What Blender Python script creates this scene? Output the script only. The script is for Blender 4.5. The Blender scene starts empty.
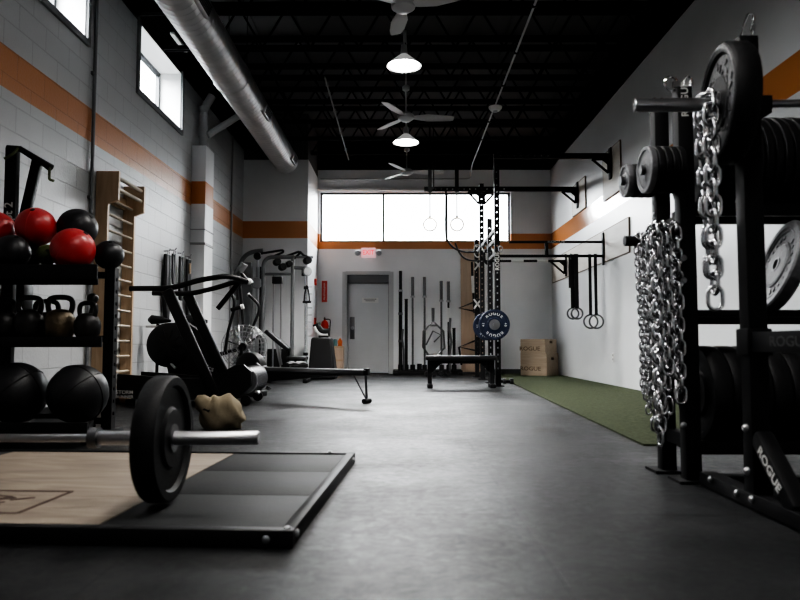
import bpy, bmesh, math, random
from mathutils import Vector, Matrix, Euler, Quaternion, noise
random.seed(7)
PI = math.pi
SC = bpy.context.scene
COL = SC.collection
V = Vector

ORD = 'first second third fourth fifth sixth seventh eighth ninth tenth eleventh twelfth thirteenth fourteenth fifteenth sixteenth'.split()

# ------------------------------------------------------------------ camera
H, F = 0.615, 700.0
PITCH, YAW = math.atan(44 / F), math.atan(2 / F)
cd = bpy.data.cameras.new('camera')
cam = bpy.data.objects.new('camera', cd)
COL.objects.link(cam)
cam.location = (0, 0, H)
cam.rotation_euler = (PI / 2 + PITCH, 0, YAW)
cd.sensor_width = 36
cd.lens = 36 * F / 800
cd.clip_start = 0.05
cd.dof.use_dof = True
cd.dof.focus_distance = 9.0
cd.dof.aperture_fstop = 3.2
SC.camera = cam


def at(px, py, Y=None, X=None, Z=None):
    """world point seen at a pixel of the photo, on the plane Y, X or Z"""
    x, u = (px - 400) / F, (300 - py) / F
    cp, sp = math.cos(PITCH), math.sin(PITCH)
    y, z = cp - u * sp, sp + u * cp
    c, s = math.cos(YAW), math.sin(YAW)
    r = V((x * c - y * s, x * s + y * c, z))
    t = Y / r.y if Y is not None else X / r.x if X is not None else (Z - H) / r.z
    return V((0, 0, H)) + r * t


# ------------------------------------------------------------------ materials
def mat(name, col, rough=0.5, metal=0.0, spec=0.5, noise_amt=0.0, noise_scale=20, bump=0.0, bump_scale=60, emit=0.0, coat=0.0):
    m = bpy.data.materials.new(name)
    m.use_nodes = True
    nt = m.node_tree
    b = nt.nodes['Principled BSDF']
    b.inputs['Base Color'].default_value = (*col, 1)
    b.inputs['Roughness'].default_value = rough
    b.inputs['Metallic'].default_value = metal
    b.inputs['Specular IOR Level'].default_value = spec
    b.inputs['Coat Weight'].default_value = coat
    if emit:
        b.inputs['Emission Color'].default_value = (*col, 1)
        b.inputs['Emission Strength'].default_value = emit
    tc = nt.nodes.new('ShaderNodeTexCoord')
    if noise_amt:
        n = nt.nodes.new('ShaderNodeTexNoise')
        n.inputs['Scale'].default_value = noise_scale
        n.inputs['Detail'].default_value = 5
        nt.links.new(tc.outputs['Object'], n.inputs['Vector'])
        mx = nt.nodes.new('ShaderNodeMix')
        mx.data_type = 'RGBA'
        mx.inputs[6].default_value = (*[max(0, c * (1 - noise_amt)) for c in col], 1)
        mx.inputs[7].default_value = (*[min(1, c * (1 + noise_amt)) for c in col], 1)
        nt.links.new(n.outputs['Fac'], mx.inputs[0])
        nt.links.new(mx.outputs[2], b.inputs['Base Color'])
    if bump:
        n = nt.nodes.new('ShaderNodeTexNoise')
        n.inputs['Scale'].default_value = bump_scale
        n.inputs['Detail'].default_value = 3
        nt.links.new(tc.outputs['Object'], n.inputs['Vector'])
        bp = nt.nodes.new('ShaderNodeBump')
        bp.inputs['Strength'].default_value = bump
        bp.inputs['Distance'].default_value = 0.01
        nt.links.new(n.outputs['Fac'], bp.inputs['Height'])
        nt.links.new(bp.outputs['Normal'], b.inputs['Normal'])
    return m


def N(nt, t, **kw):
    n = nt.nodes.new(t)
    for k, v in kw.items():
        setattr(n, k, v)
    return n


def math_node(nt, op, a, b=None):
    n = N(nt, 'ShaderNodeMath', operation=op)
    for i, v in enumerate((a, b)):
        if v is None:
            continue
        if isinstance(v, (int, float)):
            n.inputs[i].default_value = v
        else:
            nt.links.new(v, n.inputs[i])
    return n.outputs[0]


STRIPE = (2.585, 2.905)
WALL_TOP = 4.25


def wall_mat(name, horiz, blocks, grey=(0.46, 0.47, 0.48), rough=0.45, stripe_rough=0.3):
    """painted wall: grey paint, one orange stripe, black above the wall line; concrete block joints as bump"""
    m = bpy.data.materials.new(name)
    m.use_nodes = True
    nt = m.node_tree
    b = nt.nodes['Principled BSDF']
    geo = N(nt, 'ShaderNodeNewGeometry')
    sep = N(nt, 'ShaderNodeSeparateXYZ')
    nt.links.new(geo.outputs['Position'], sep.inputs[0])
    z = sep.outputs['Z']
    zs = z
    if blocks:  # the painted line sinks slightly towards the near end of this wall
        zs = math_node(nt, 'SUBTRACT', z, math_node(nt, 'MULTIPLY', math_node(nt, 'SUBTRACT', sep.outputs['Y'], 12.5), 0.0078))
    s = math_node(nt, 'MULTIPLY', math_node(nt, 'GREATER_THAN', zs, STRIPE[0]), math_node(nt, 'LESS_THAN', zs, STRIPE[1]))
    top = math_node(nt, 'GREATER_THAN', z, WALL_TOP)
    n = N(nt, 'ShaderNodeTexNoise')
    n.inputs['Scale'].default_value = 1.2
    n.inputs['Detail'].default_value = 6
    nt.links.new(geo.outputs['Position'], n.inputs['Vector'])
    g = N(nt, 'ShaderNodeMix', data_type='RGBA')
    g.inputs[6].default_value = (*[c * 0.85 for c in grey], 1)
    g.inputs[7].default_value = (*[c * 1.12 for c in grey], 1)
    nt.links.new(n.outputs['Fac'], g.inputs[0])
    o = N(nt, 'ShaderNodeMix', data_type='RGBA')
    nt.links.new(s, o.inputs[0])
    nt.links.new(g.outputs[2], o.inputs[6])
    o.inputs[7].default_value = (0.50, 0.205, 0.08, 1)
    k = N(nt, 'ShaderNodeMix', data_type='RGBA')
    nt.links.new(top, k.inputs[0])
    nt.links.new(o.outputs[2], k.inputs[6])
    k.inputs[7].default_value = (0.006, 0.006, 0.007, 1)
    r = N(nt, 'ShaderNodeMix')
    nt.links.new(s, r.inputs[0])
    r.inputs[2].default_value = rough
    r.inputs[3].default_value = stripe_rough
    nt.links.new(r.outputs[0], b.inputs['Roughness'])
    nt.links.new(k.outputs[2], b.inputs['Base Color'])
    if blocks:
        cmb = N(nt, 'ShaderNodeCombineXYZ')
        nt.links.new(sep.outputs[horiz], cmb.inputs[0])
        nt.links.new(z, cmb.inputs[1])
        br = N(nt, 'ShaderNodeTexBrick')
        br.inputs['Scale'].default_value = 1.0
        br.inputs['Brick Width'].default_value = 0.406
        br.inputs['Row Height'].default_value = 0.203
        br.inputs['Mortar Size'].default_value = 0.007
        br.inputs['Mortar Smooth'].default_value = 0.3
        br.inputs['Color1'].default_value = (1, 1, 1, 1)
        br.inputs['Color2'].default_value = (0.9, 0.9, 0.9, 1)
        br.inputs['Mortar'].default_value = (0.25, 0.25, 0.25, 1)
        nt.links.new(cmb.outputs[0], br.inputs['Vector'])
        n2 = N(nt, 'ShaderNodeTexNoise')
        n2.inputs['Scale'].default_value = 45
        nt.links.new(geo.outputs['Position'], n2.inputs['Vector'])
        hsum = math_node(nt, 'ADD', br.outputs['Color'], math_node(nt, 'MULTIPLY', n2.outputs['Fac'], 0.35))
        bp = N(nt, 'ShaderNodeBump')
        bp.inputs['Strength'].default_value = 0.65
        bp.inputs['Distance'].default_value = 0.012
        nt.links.new(hsum, bp.inputs['Height'])
        nt.links.new(bp.outputs['Normal'], b.inputs['Normal'])
        dk = N(nt, 'ShaderNodeMix', data_type='RGBA', blend_type='MULTIPLY')
        dk.inputs[0].default_value = 0.22
        nt.links.new(k.outputs[2], dk.inputs[6])
        nt.links.new(br.outputs['Color'], dk.inputs[7])
        nt.links.new(dk.outputs[2], b.inputs['Base Color'])
    else:
        n2 = N(nt, 'ShaderNodeTexNoise')
        n2.inputs['Scale'].default_value = 9
        n2.inputs['Detail'].default_value = 6
        nt.links.new(geo.outputs['Position'], n2.inputs['Vector'])
        bp = N(nt, 'ShaderNodeBump')
        bp.inputs['Strength'].default_value = 0.12
        bp.inputs['Distance'].default_value = 0.01
        nt.links.new(n2.outputs['Fac'], bp.inputs['Height'])
        nt.links.new(bp.outputs['Normal'], b.inputs['Normal'])
    return m


def floor_mat():
    m = bpy.data.materials.new('rubber floor')
    m.use_nodes = True
    nt = m.node_tree
    b = nt.nodes['Principled BSDF']
    geo = N(nt, 'ShaderNodeNewGeometry')
    n = N(nt, 'ShaderNodeTexNoise')
    n.inputs['Scale'].default_value = 1.3
    n.inputs['Detail'].default_value = 8
    n.inputs['Roughness'].default_value = 0.65
    nt.links.new(geo.outputs['Position'], n.inputs['Vector'])
    cr = N(nt, 'ShaderNodeValToRGB')
    cr.color_ramp.elements[0].position = 0.3
    cr.color_ramp.elements[0].color = (0.006, 0.0063, 0.007, 1)
    cr.color_ramp.elements[1].position = 0.75
    cr.color_ramp.elements[1].color = (0.020, 0.021, 0.0225, 1)
    nt.links.new(n.outputs['Fac'], cr.inputs[0])
    br = N(nt, 'ShaderNodeTexBrick')
    br.offset = 0.0
    br.inputs['Scale'].default_value = 1.0
    br.inputs['Brick Width'].default_value = 1.22
    br.inputs['Row Height'].default_value = 1.03
    br.inputs['Mortar Size'].default_value = 0.007
    br.inputs['Color1'].default_value = (1, 1, 1, 1)
    br.inputs['Color2'].default_value = (0.72, 0.72, 0.72, 1)
    br.inputs['Mortar'].default_value = (0.15, 0.15, 0.15, 1)
    mp = N(nt, 'ShaderNodeMapping')
    mp.inputs['Location'].default_value = (0.80, 0.52, 0)
    nt.links.new(geo.outputs['Position'], mp.inputs['Vector'])
    nt.links.new(mp.outputs[0], br.inputs['Vector'])
    mx = N(nt, 'ShaderNodeMix', data_type='RGBA', blend_type='MULTIPLY')
    mx.inputs[0].default_value = 1
    nt.links.new(cr.outputs[0], mx.inputs[6])
    nt.links.new(br.outputs['Color'], mx.inputs[7])
    nt.links.new(mx.outputs[2], b.inputs['Base Color'])
    n2 = N(nt, 'ShaderNodeTexNoise')
    n2.inputs['Scale'].default_value = 220
    n2.inputs['Detail'].default_value = 2
    nt.links.new(geo.outputs['Position'], n2.inputs['Vector'])
    rr = N(nt, 'ShaderNodeMapRange')
    rr.inputs['From Min'].default_value = 0.3
    rr.inputs['From Max'].default_value = 0.7
    rr.inputs['To Min'].default_value = 0.33
    rr.inputs['To Max'].default_value = 0.58
    nt.links.new(n.outputs['Fac'], rr.inputs[0])
    b.inputs['Specular IOR Level'].default_value = 0.4
    n3 = N(nt, 'ShaderNodeTexNoise')
    n3.inputs['Scale'].default_value = 22
    n3.inputs['Detail'].default_value = 9
    n3.inputs['Roughness'].default_value = 0.7
    n3.inputs['Distortion'].default_value = 0.8
    nt.links.new(geo.outputs['Position'], n3.inputs['Vector'])
    r3 = math_node(nt, 'ADD', rr.outputs[0], math_node(nt, 'MULTIPLY', math_node(nt, 'SUBTRACT', n3.outputs['Fac'], 0.5), 0.45))
    nt.links.new(r3, b.inputs['Roughness'])
    hs = math_node(nt, 'ADD', n2.outputs['Fac'], math_node(nt, 'MULTIPLY', br.outputs['Color'], 1.2))
    bp = N(nt, 'ShaderNodeBump')
    bp.inputs['Strength'].default_value = 0.3
    bp.inputs['Distance'].default_value = 0.004
    nt.links.new(hs, bp.inputs['Height'])
    nt.links.new(bp.outputs['Normal'], b.inputs['Normal'])
    return m


def wood_mat(name, c0, c1, scale=3.0, rough=0.5, stretch=(1, 12, 12)):
    m = bpy.data.materials.new(name)
    m.use_nodes = True
    nt = m.node_tree
    b = nt.nodes['Principled BSDF']
    tc = N(nt, 'ShaderNodeTexCoord')
    mp = N(nt, 'ShaderNodeMapping')
    mp.inputs['Scale'].default_value = stretch
    nt.links.new(tc.outputs['Object'], mp.inputs[0])
    n = N(nt, 'ShaderNodeTexNoise')
    n.inputs['Scale'].default_value = scale
    n.inputs['Detail'].default_value = 6
    n.inputs['Distortion'].default_value = 0.6
    nt.links.new(mp.outputs[0], n.inputs['Vector'])
    cr = N(nt, 'ShaderNodeValToRGB')
    cr.color_ramp.elements[0].position = 0.3
    cr.color_ramp.elements[0].color = (*c0, 1)
    cr.color_ramp.elements[1].position = 0.7
    cr.color_ramp.elements[1].color = (*c1, 1)
    nt.links.new(n.outputs['Fac'], cr.inputs[0])
    nt.links.new(cr.outputs[0], b.inputs['Base Color'])
    b.inputs['Roughness'].default_value = rough
    return m


def glass_mat():
    m = bpy.data.materials.new('window glass')
    m.use_nodes = True
    nt = m.node_tree
    nt.nodes.remove(nt.nodes['Principled BSDF'])
    out = nt.nodes['Material Output']
    t = N(nt, 'ShaderNodeBsdfTransparent')
    g = N(nt, 'ShaderNodeBsdfGlossy')
    g.inputs['Roughness'].default_value = 0.02
    mx = N(nt, 'ShaderNodeMixShader')
    mx.inputs[0].default_value = 0.06
    nt.links.new(t.outputs[0], mx.inputs[1])
    nt.links.new(g.outputs[0], mx.inputs[2])
    nt.links.new(mx.outputs[0], out.inputs[0])
    return m


M = dict(
    black=mat('black powder coat', (0.010, 0.010, 0.011), 0.48, 0, 0.3),
    rig=mat('rig black steel', (0.010, 0.010, 0.011), 0.55, 0, 0.25),
    rubber=mat('black rubber', (0.011, 0.011, 0.012), 0.55, 0, 0.3, bump=0.15, bump_scale=90),
    tile=mat('rubber tile', (0.016, 0.017, 0.018), 0.62, 0, 0.4, noise_amt=0.3, noise_scale=8, bump=0.2, bump_scale=140),
    ball=mat('black ball rubber', (0.016, 0.016, 0.018), 0.42, 0, 0.45, bump=0.12, bump_scale=150),
    red=mat('red ball rubber', (0.44, 0.036, 0.038), 0.38, 0, 0.5, noise_amt=0.15, noise_scale=6, bump=0.05, bump_scale=120),
    olive=mat('olive ball rubber', (0.05, 0.065, 0.02), 0.5),
    iron=mat('cast iron', (0.035, 0.034, 0.034), 0.42, 0.6, 0.5, noise_amt=0.6, noise_scale=14, bump=0.3, bump_scale=40),
    worn=mat('worn iron', (0.11, 0.085, 0.055), 0.45, 0.6, 0.5, noise_amt=0.8, noise_scale=12, bump=0.4, bump_scale=40),
    steel=mat('brushed steel', (0.42, 0.42, 0.43), 0.3, 1.0),
    dsteel=mat('dark steel', (0.16, 0.16, 0.165), 0.35, 1.0),
    chain=mat('zinc chain', (0.50, 0.50, 0.51), 0.26, 1.0, noise_amt=0.25, noise_scale=25),
    chrome=mat('chrome', (0.75, 0.75, 0.76), 0.12, 1.0),
    galv=mat('galvanised duct', (0.66, 0.66, 0.67), 0.34, 0.9, noise_amt=0.2, noise_scale=5),
    dplate=mat('dark iron plate', (0.060, 0.060, 0.062), 0.45, 0.5, 0.5, noise_amt=0.7, noise_scale=30, bump=0.4, bump_scale=50),
    gplate=mat('grey iron plate', (0.14, 0.14, 0.145), 0.5, 0.4, 0.5, noise_amt=0.35, noise_scale=30, bump=0.3, bump_scale=60),
    grey=mat('machine grey', (0.16, 0.165, 0.17), 0.4, 0.2),
    lgrey=mat('light machine grey', (0.42, 0.43, 0.44), 0.4, 0.3),
    white=mat('white plastic', (0.75, 0.75, 0.74), 0.4),
    letters=mat('white lettering', (0.62, 0.62, 0.60), 0.6),
    dimletters=mat('grey lettering', (0.045, 0.045, 0.045), 0.6),
    blue=mat('navy rubber', (0.010, 0.016, 0.040), 0.5, 0, 0.4),
    canvas=mat('tan canvas', (0.22, 0.185, 0.13), 0.9, 0, 0.1, noise_amt=0.3, noise_scale=9, bump=0.35, bump_scale=18),
    vinyl=mat('black vinyl', (0.012, 0.012, 0.013), 0.5, 0, 0.35),
    redp=mat('safety red', (0.62, 0.05, 0.035), 0.4),
    orange=mat('orange plastic', (0.72, 0.16, 0.04), 0.45),
    teal=mat('teal tin', (0.10, 0.22, 0.22), 0.4),
    door=mat('door paint', (0.52, 0.535, 0.55), 0.45, noise_amt=0.06, noise_scale=3),
    dframe=mat('door frame paint', (0.46, 0.47, 0.48), 0.45),
    dhead=mat('door head paint', (0.13, 0.135, 0.14), 0.5),
    wframe=mat('window frame', (0.10, 0.105, 0.11), 0.45, 0.5),
    wtrim=mat('window trim paint', (0.16, 0.165, 0.17), 0.5),
    reveal=mat('white reveal paint', (0.8, 0.8, 0.8), 0.6),
    black_deck=mat('black ceiling paint', (0.11, 0.11, 0.113), 0.9, 0, 0.05),
    truss=mat('black truss paint', (0.004, 0.004, 0.0045), 0.75, 0, 0.12),
    pvc=mat('painted pipe', (0.33, 0.335, 0.34), 0.45),
    fan=mat('fan blade grey', (0.48, 0.48, 0.485), 0.35, 0.3),
    turf=mat('green turf', (0.056, 0.066, 0.040), 0.95, 0, 0.1, noise_amt=0.75, noise_scale=38, bump=0.9, bump_scale=120),
    ply=wood_mat('birch plywood', (0.34, 0.265, 0.195), (0.43, 0.345, 0.26), 2.5),
    board=wood_mat('tan plywood board', (0.44, 0.325, 0.235), (0.52, 0.39, 0.29), 2, stretch=(10, 10, 1)),
    bars=wood_mat('stained pine', (0.40, 0.275, 0.17), (0.50, 0.36, 0.24), 3, stretch=(10, 10, 1)),
    rung=wood_mat('pale rung wood', (0.42, 0.36, 0.28), (0.52, 0.45, 0.36), 3, stretch=(10, 1, 10)),
    deck=wood_mat('worn platform wood', (0.20, 0.163, 0.128), (0.36, 0.30, 0.24), 1.6, 0.5, stretch=(2, 9, 9)),
    pale=wood_mat('pale backing board', (0.40, 0.37, 0.32), (0.48, 0.45, 0.40), 2, stretch=(1, 1, 6)),
    edge=mat('dark plywood edge', (0.12, 0.08, 0.05), 0.6),
    logo=mat('brown burnt mark', (0.075, 0.04, 0.03), 0.7, noise_amt=0.5, noise_scale=40),
    bulb=mat('lamp glow', (1.0, 0.98, 0.95), 0.5, emit=45.0),
    shade=mat('glowing lamp shade', (0.8, 0.8, 0.79), 0.4, emit=0.22),
    exitred=mat('lit red letters', (1.0, 0.06, 0.10), 0.5, emit=0.9),
    exitface=mat('lit sign face', (0.9, 0.55, 0.58), 0.5, emit=0.35),
    glass=glass_mat(),
    floor=floor_mat(),
)
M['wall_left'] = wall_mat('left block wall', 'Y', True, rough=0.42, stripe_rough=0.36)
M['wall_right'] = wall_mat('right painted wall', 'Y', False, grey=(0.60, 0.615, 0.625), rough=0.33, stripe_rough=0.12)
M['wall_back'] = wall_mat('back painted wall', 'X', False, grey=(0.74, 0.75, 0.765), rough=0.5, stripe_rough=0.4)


# ------------------------------------------------------------------ geometry
def basis(n):
    n = V(n).normalized()
    a = V((0, 0, 1)) if abs(n.z) < 0.9 else V((1, 0, 0))
    u = a.cross(n).normalized()
    return u, n.cross(u), n


class G:
    """collects shapes; build() links them as one mesh object, with points taken relative to the parent's base"""

    def __init__(s, parent=None, local=False):
        s.v, s.f = [], []
        s.parent = parent
        s.o = V((0, 0, 0)) if (local or parent is None) else root_loc(parent)

    def add(s, vs, fs):
        k = len(s.v)
        s.v += [V(p) for p in vs]
        s.f += [tuple(i + k for i in f) for f in fs]
        return s

    def box(s, c, d, rot=None, bev=0.0):
        bm = bmesh.new()
        bmesh.ops.create_cube(bm, size=1)
        for v in bm.verts:
            v.co = V((v.co.x * d[0], v.co.y * d[1], v.co.z * d[2]))
        if bev:
            bmesh.ops.bevel(bm, geom=bm.edges[:], offset=bev, segments=2, affect='EDGES', profile=0.5)
        R = Euler(rot).to_matrix() if rot is not None and not isinstance(rot, Matrix) else (rot or Matrix.Identity(3))
        bm.verts.index_update()
        s.add([R @ v.co + V(c) for v in bm.verts], [[v.index for v in f.verts] for f in bm.faces])
        bm.free()
        return s

    def span(s, a, b, w, h, bev=0.0, up=(0, 0, 1)):
        """a bar of section w x h from a to b"""
        a, b = V(a), V(b)
        z = (b - a).normalized()
        u = V(up)
        if abs(u.dot(z)) > 0.95:
            u = V((0, 1, 0))
        x = u.cross(z).normalized()
        y = z.cross(x)
        R = Matrix((x, y, z)).transposed()
        return s.box((a + b) / 2, (w, h, (b - a).length), R, bev)

    def cyl(s, a, b, r, r2=None, seg=16):
        return s.tube([a, b], [r, r if r2 is None else r2], seg)

    def tube(s, pts, r, seg=10, closed=False, flat=1.0):
        pts = [V(p) for p in pts]
        n = len(pts)
        rs = r if isinstance(r, (list, tuple)) else [r] * n
        vs, fs = [], []
        prev = None
        for i, p in enumerate(pts):
            if closed:
                t = pts[(i + 1) % n] - pts[i - 1]
            else:
                t = pts[min(i + 1, n - 1)] - pts[max(i - 1, 0)]
            t.normalize()
            if prev is None:
                u = basis(t)[0]
            else:
                u = prev - t * prev.dot(t)
                u.normalize()
            prev = u
            w = t.cross(u)
            for k in range(seg):
                a = 2 * PI * k / seg
                vs.append(p + u * math.cos(a) * rs[i] + w * math.sin(a) * rs[i] * flat)
        for i in range(n if closed else n - 1):
            j = (i + 1) % n
            for k in range(seg):
                l = (k + 1) % seg
                fs.append((i * seg + k, i * seg + l, j * seg + l, j * seg + k))
        if not closed:
            fs.append(tuple(range(seg - 1, -1, -1)))
            fs.append(tuple((n - 1) * seg + k for k in range(seg)))
        return s.add(vs, fs)

    def lathe(s, prof, c=(0, 0, 0), axis=(0, 0, 1), seg=32, closed=False):
        u, w, n = basis(axis)
        c = V(c)
        vs, fs = [], []
        for r, z in prof:
            for k in range(seg):
                a = 2 * PI * k / seg
                vs.append(c + n * z + (u * math.cos(a) + w * math.sin(a)) * max(r, 1e-4))
        m = len(prof)
        for i in range(m if closed else m - 1):
            j = (i + 1) % m
            for k in range(seg):
                l = (k + 1) % seg
                fs.append((i * seg + k, i * seg + l, j * seg + l, j * seg + k))
        return s.add(vs, fs)

    def sphere(s, c, r, sc=(1, 1, 1), seg=28, rings=16):
        c = V(c)
        prof = [(r * math.sin(PI * i / rings), -r * math.cos(PI * i / rings)) for i in range(rings + 1)]
        g = G().lathe(prof, seg=seg)
        return s.add([c + V((p.x * sc[0], p.y * sc[1], p.z * sc[2])) for p in g.v], g.f)

    def prism(s, poly, d0, d1, plane='XZ'):
        """polygon in a coordinate plane, extruded along the remaining axis"""
        def p3(a, b, d):
            return {'XZ': (a, d, b), 'YZ': (d, a, b), 'XY': (a, b, d)}[plane]
        n = len(poly)
        vs = [p3(a, b, d0) for a, b in poly] + [p3(a, b, d1) for a, b in poly]
        fs = [tuple(range(n)), tuple(range(2 * n - 1, n - 1, -1))]
        fs += [(i, i + n, (i + 1) % n + n, (i + 1) % n) for i in range(n)]
        return s.add(vs, fs)

    def torus(s, c, R, r, axis=(0, 0, 1), seg=32, ring=8):
        u, w, n = basis(axis)
        c = V(c)
        return s.tube([c + (u * math.cos(2 * PI * k / seg) + w * math.sin(2 * PI * k / seg)) * R for k in range(seg)], r, ring, True)

    def perforated(s, a, b, w, h, d, face, step=0.1, hole=0.03, start=0.1, end=0.1):
        """square tube a->b with a line of through holes; w across the holes, h along them"""
        a, b = V(a), V(b)
        L = (b - a).length
        t = (b - a).normalized()
        hd = V(face).normalized()
        x = hd.cross(t).normalized()
        R = Matrix((x, hd, t)).transposed()
        sw = (w - hole) / 2
        for q in (-1, 1):
            s.box((a + b) / 2 + x * q * (w - sw) / 2, (sw, h, L), R)
        pos = start
        prev = 0.0
        while pos < L - end:
            lo, hi = prev, pos - hole / 2
            s.box(a + t * (lo + hi) / 2, (hole, h, hi - lo), R)
            prev = pos + hole / 2
            pos += step
        s.box(a + t * (prev + L) / 2, (hole, h, L - prev), R)
        return s

    def build(s, name, m, parent=None, loc=None, angle=38):
        parent = parent or s.parent
        off = V(loc) if loc is not None and parent is None else s.o
        me = bpy.data.meshes.new(name)
        me.from_pydata([p - off for p in s.v], [], s.f)
        bm = bmesh.new()
        bm.from_mesh(me)
        bmesh.ops.recalc_face_normals(bm, faces=bm.faces[:])
        bm.to_mesh(me)
        bm.free()
        me.materials.append(M[m] if isinstance(m, str) else m)
        me.shade_smooth()
        me.set_sharp_from_angle(angle=math.radians(angle))
        o = bpy.data.objects.new(name, me)
        COL.objects.link(o)
        if parent:
            o.parent = parent
        elif loc is not None:
            o.location = loc
        return o


def root_loc(o):
    p = V(o.location)
    while o.parent:
        o = o.parent
        p = p + V(o.location)
    return p


def tag(o, label, cat, group=None):
    o['label'] = label
    o['category'] = cat
    if group:
        o['group'] = group
    return o


def thing(name, label, cat, loc=(0, 0, 0), rot=(0, 0, 0), group=None):
    o = bpy.data.objects.new(name, None)
    o.empty_display_size = 0.1
    COL.objects.link(o)
    o.location = loc
    o.rotation_euler = rot
    return tag(o, label, cat, group)


def struct(o):
    o['kind'] = 'structure'
    return o


def single(g, name, m, label, cat, loc=(0, 0, 0), group=None, angle=38):
    """a thing that is one mesh; geometry given in world points"""
    return tag(g.build(name, m, None, loc, angle), label, cat, group)


def dup(root, loc, rot=None, label=None):
    r = root.copy()
    COL.objects.link(r)
    r.location = loc
    if rot is not None:
        r.rotation_euler = rot
    if label:
        r['label'] = label
    for ch in list(root.children):
        c = ch.copy()
        COL.objects.link(c)
        c.parent = r
        for gch in ch.children:
            d = gch.copy()
            COL.objects.link(d)
            d.parent = c
    return r


_tc = {}


def text_geo(txt, size):
    """flat lettering as vertices and faces, centred, in the XY plane"""
    if (txt, size) in _tc:
        return _tc[(txt, size)]
    cu = bpy.data.curves.new('lettering', 'FONT')
    cu.body = txt
    cu.size = size
    cu.align_x, cu.align_y = 'CENTER', 'CENTER'
    cu.resolution_u = 3
    cu.extrude = 0.0006
    cu.offset = size * 0.016
    o = bpy.data.objects.new('lettering', cu)
    COL.objects.link(o)
    dg = bpy.context.evaluated_depsgraph_get()
    me = bpy.data.meshes.new_from_object(o.evaluated_get(dg))
    r = ([v.co.copy() for v in me.vertices], [tuple(p.vertices) for p in me.polygons])
    bpy.data.objects.remove(o)
    bpy.data.curves.remove(cu)
    bpy.data.meshes.remove(me)
    _tc[(txt, size)] = r
    return r


def put_text(g, txt, size, c, right, up, sx=1.0):
    vs, fs = text_geo(txt, size)
    r, u = V(right).normalized(), V(up).normalized()
    n = r.cross(u)
    return g.add([V(c) + r * p.x * sx + u * p.y + n * p.z for p in vs], fs)


def arc_text(g, txt, size, R, mid_deg, step_deg, flip=False, z=0.0):
    """letters along a circle in the local XY plane, facing +Z"""
    n = len(txt)
    for i, ch in enumerate(txt):
        k = i - (n - 1) / 2
        a = math.radians(mid_deg + (k * step_deg if flip else -k * step_deg))
        rad = V((math.cos(a), math.sin(a), 0))
        tan = V((math.sin(a), -math.cos(a), 0))
        if flip:
            put_text(g, ch, size, rad * R + V((0, 0, z)), -tan, -rad)
        else:
            put_text(g, ch, size, rad * R + V((0, 0, z)), tan, rad)
    return g


def fillet(pts, r, n=5):
    pts = [V(p) for p in pts]
    out = [pts[0]]
    for i in range(1, len(pts) - 1):
        a, p, b = pts[i - 1], pts[i], pts[i + 1]
        ra = min(r, (a - p).length * 0.48)
        rb = min(r, (b - p).length * 0.48)
        q0, q1 = p + (a - p).normalized() * ra, p + (b - p).normalized() * rb
        for k in range(n + 1):
            t = k / n
            out.append(q0 * (1 - t) ** 2 + p * 2 * t * (1 - t) + q1 * t * t)
    out.append(pts[-1])
    return out



# ================================================================== setting
XL, XR, YB, YF = -2.97, 3.10, 14.45, -2.2
DECK = 4.95
TH = 0.34

struct(G().box((0.06, 6.1, -0.05), (6.6, 17.2, 0.1)).build('floor', 'floor'))
# green turf strip along the right wall
g = G()
g.prism([(1.46, 4.28), (XR, 4.28), (XR, YB), (1.86, YB)], 0.0, 0.012, 'XY')
struct(g.build('floor_turf', 'turf'))
struct(G().box((0.06, 6.1, DECK + 0.05), (6.8, 17.4, 0.1)).build('ceiling', 'black_deck'))

# left wall with high window openings; the nearest is unseen, added for foreground light
wins = [(2.05, 3.54), (4.90, 6.39), (7.70, 9.20)]
WZ0, WZ1 = 3.475, 4.25
g = G()
g.box((XL - TH / 2, (YF + YB) / 2, WZ0 / 2), (TH, YB - YF, WZ0))
g.box((XL - TH / 2, (YF + YB) / 2, (WZ1 + DECK) / 2), (TH, YB - YF, DECK - WZ1))
e = YF
for a, b in wins + [(YB, YB)]:
    g.box((XL - TH / 2, (e + a) / 2, (WZ0 + WZ1) / 2), (TH, a - e, WZ1 - WZ0))
    e = b
struct(g.build('wall_left', 'wall_left'))
for i, (a, b) in enumerate(wins):
    w = struct(thing('window_%d' % (i + 1), 'high deep-set window in the left block wall', 'window', (XL - 0.3, (a + b) / 2, WZ0)))
    del w['category'], w['label']
    # white reveal lining
    g = G(w)
    for y in (a + 0.006, b - 0.006):
        g.box((XL - 0.165, y, (WZ0 + WZ1) / 2), (0.33, 0.012, WZ1 - WZ0))
    for z in (WZ0 + 0.006, WZ1 - 0.006):
        g.box((XL - 0.165, (a + b) / 2, z), (0.33, b - a - 0.03, 0.012))
    g.build('window_reveal', 'reveal')
    g = G(w)
    for y in (a - 0.03, b + 0.03):
        g.box((XL + 0.012, y, (WZ0 + WZ1) / 2), (0.03, 0.06, WZ1 - WZ0 + 0.06))
    g.box((XL + 0.012, (a + b) / 2, WZ0 - 0.03), (0.03, b - a + 0.12, 0.06))
    g.build('window_trim', 'wtrim')
    g = G(w)
    X = XL - 0.3
    for y in (a + 0.035, (a + b) / 2, b - 0.035):
        g.box((X, y, (WZ0 + WZ1) / 2), (0.05, 0.05, WZ1 - WZ0 - 0.03))
    for z in (WZ0 + 0.035, WZ1 - 0.035):
        g.box((X, (a + b) / 2, z), (0.05, b - a - 0.03, 0.05))
    g.build('window_frame', 'wframe')
    for y0, y1 in ((a, (a + b) / 2), ((a + b) / 2, b)):
        G(w).box((X, (y0 + y1) / 2, (WZ0 + WZ1) / 2), (0.008, y1 - y0 - 0.08, WZ1 - WZ0 - 0.08)).build('window_pane', 'glass')

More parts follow.
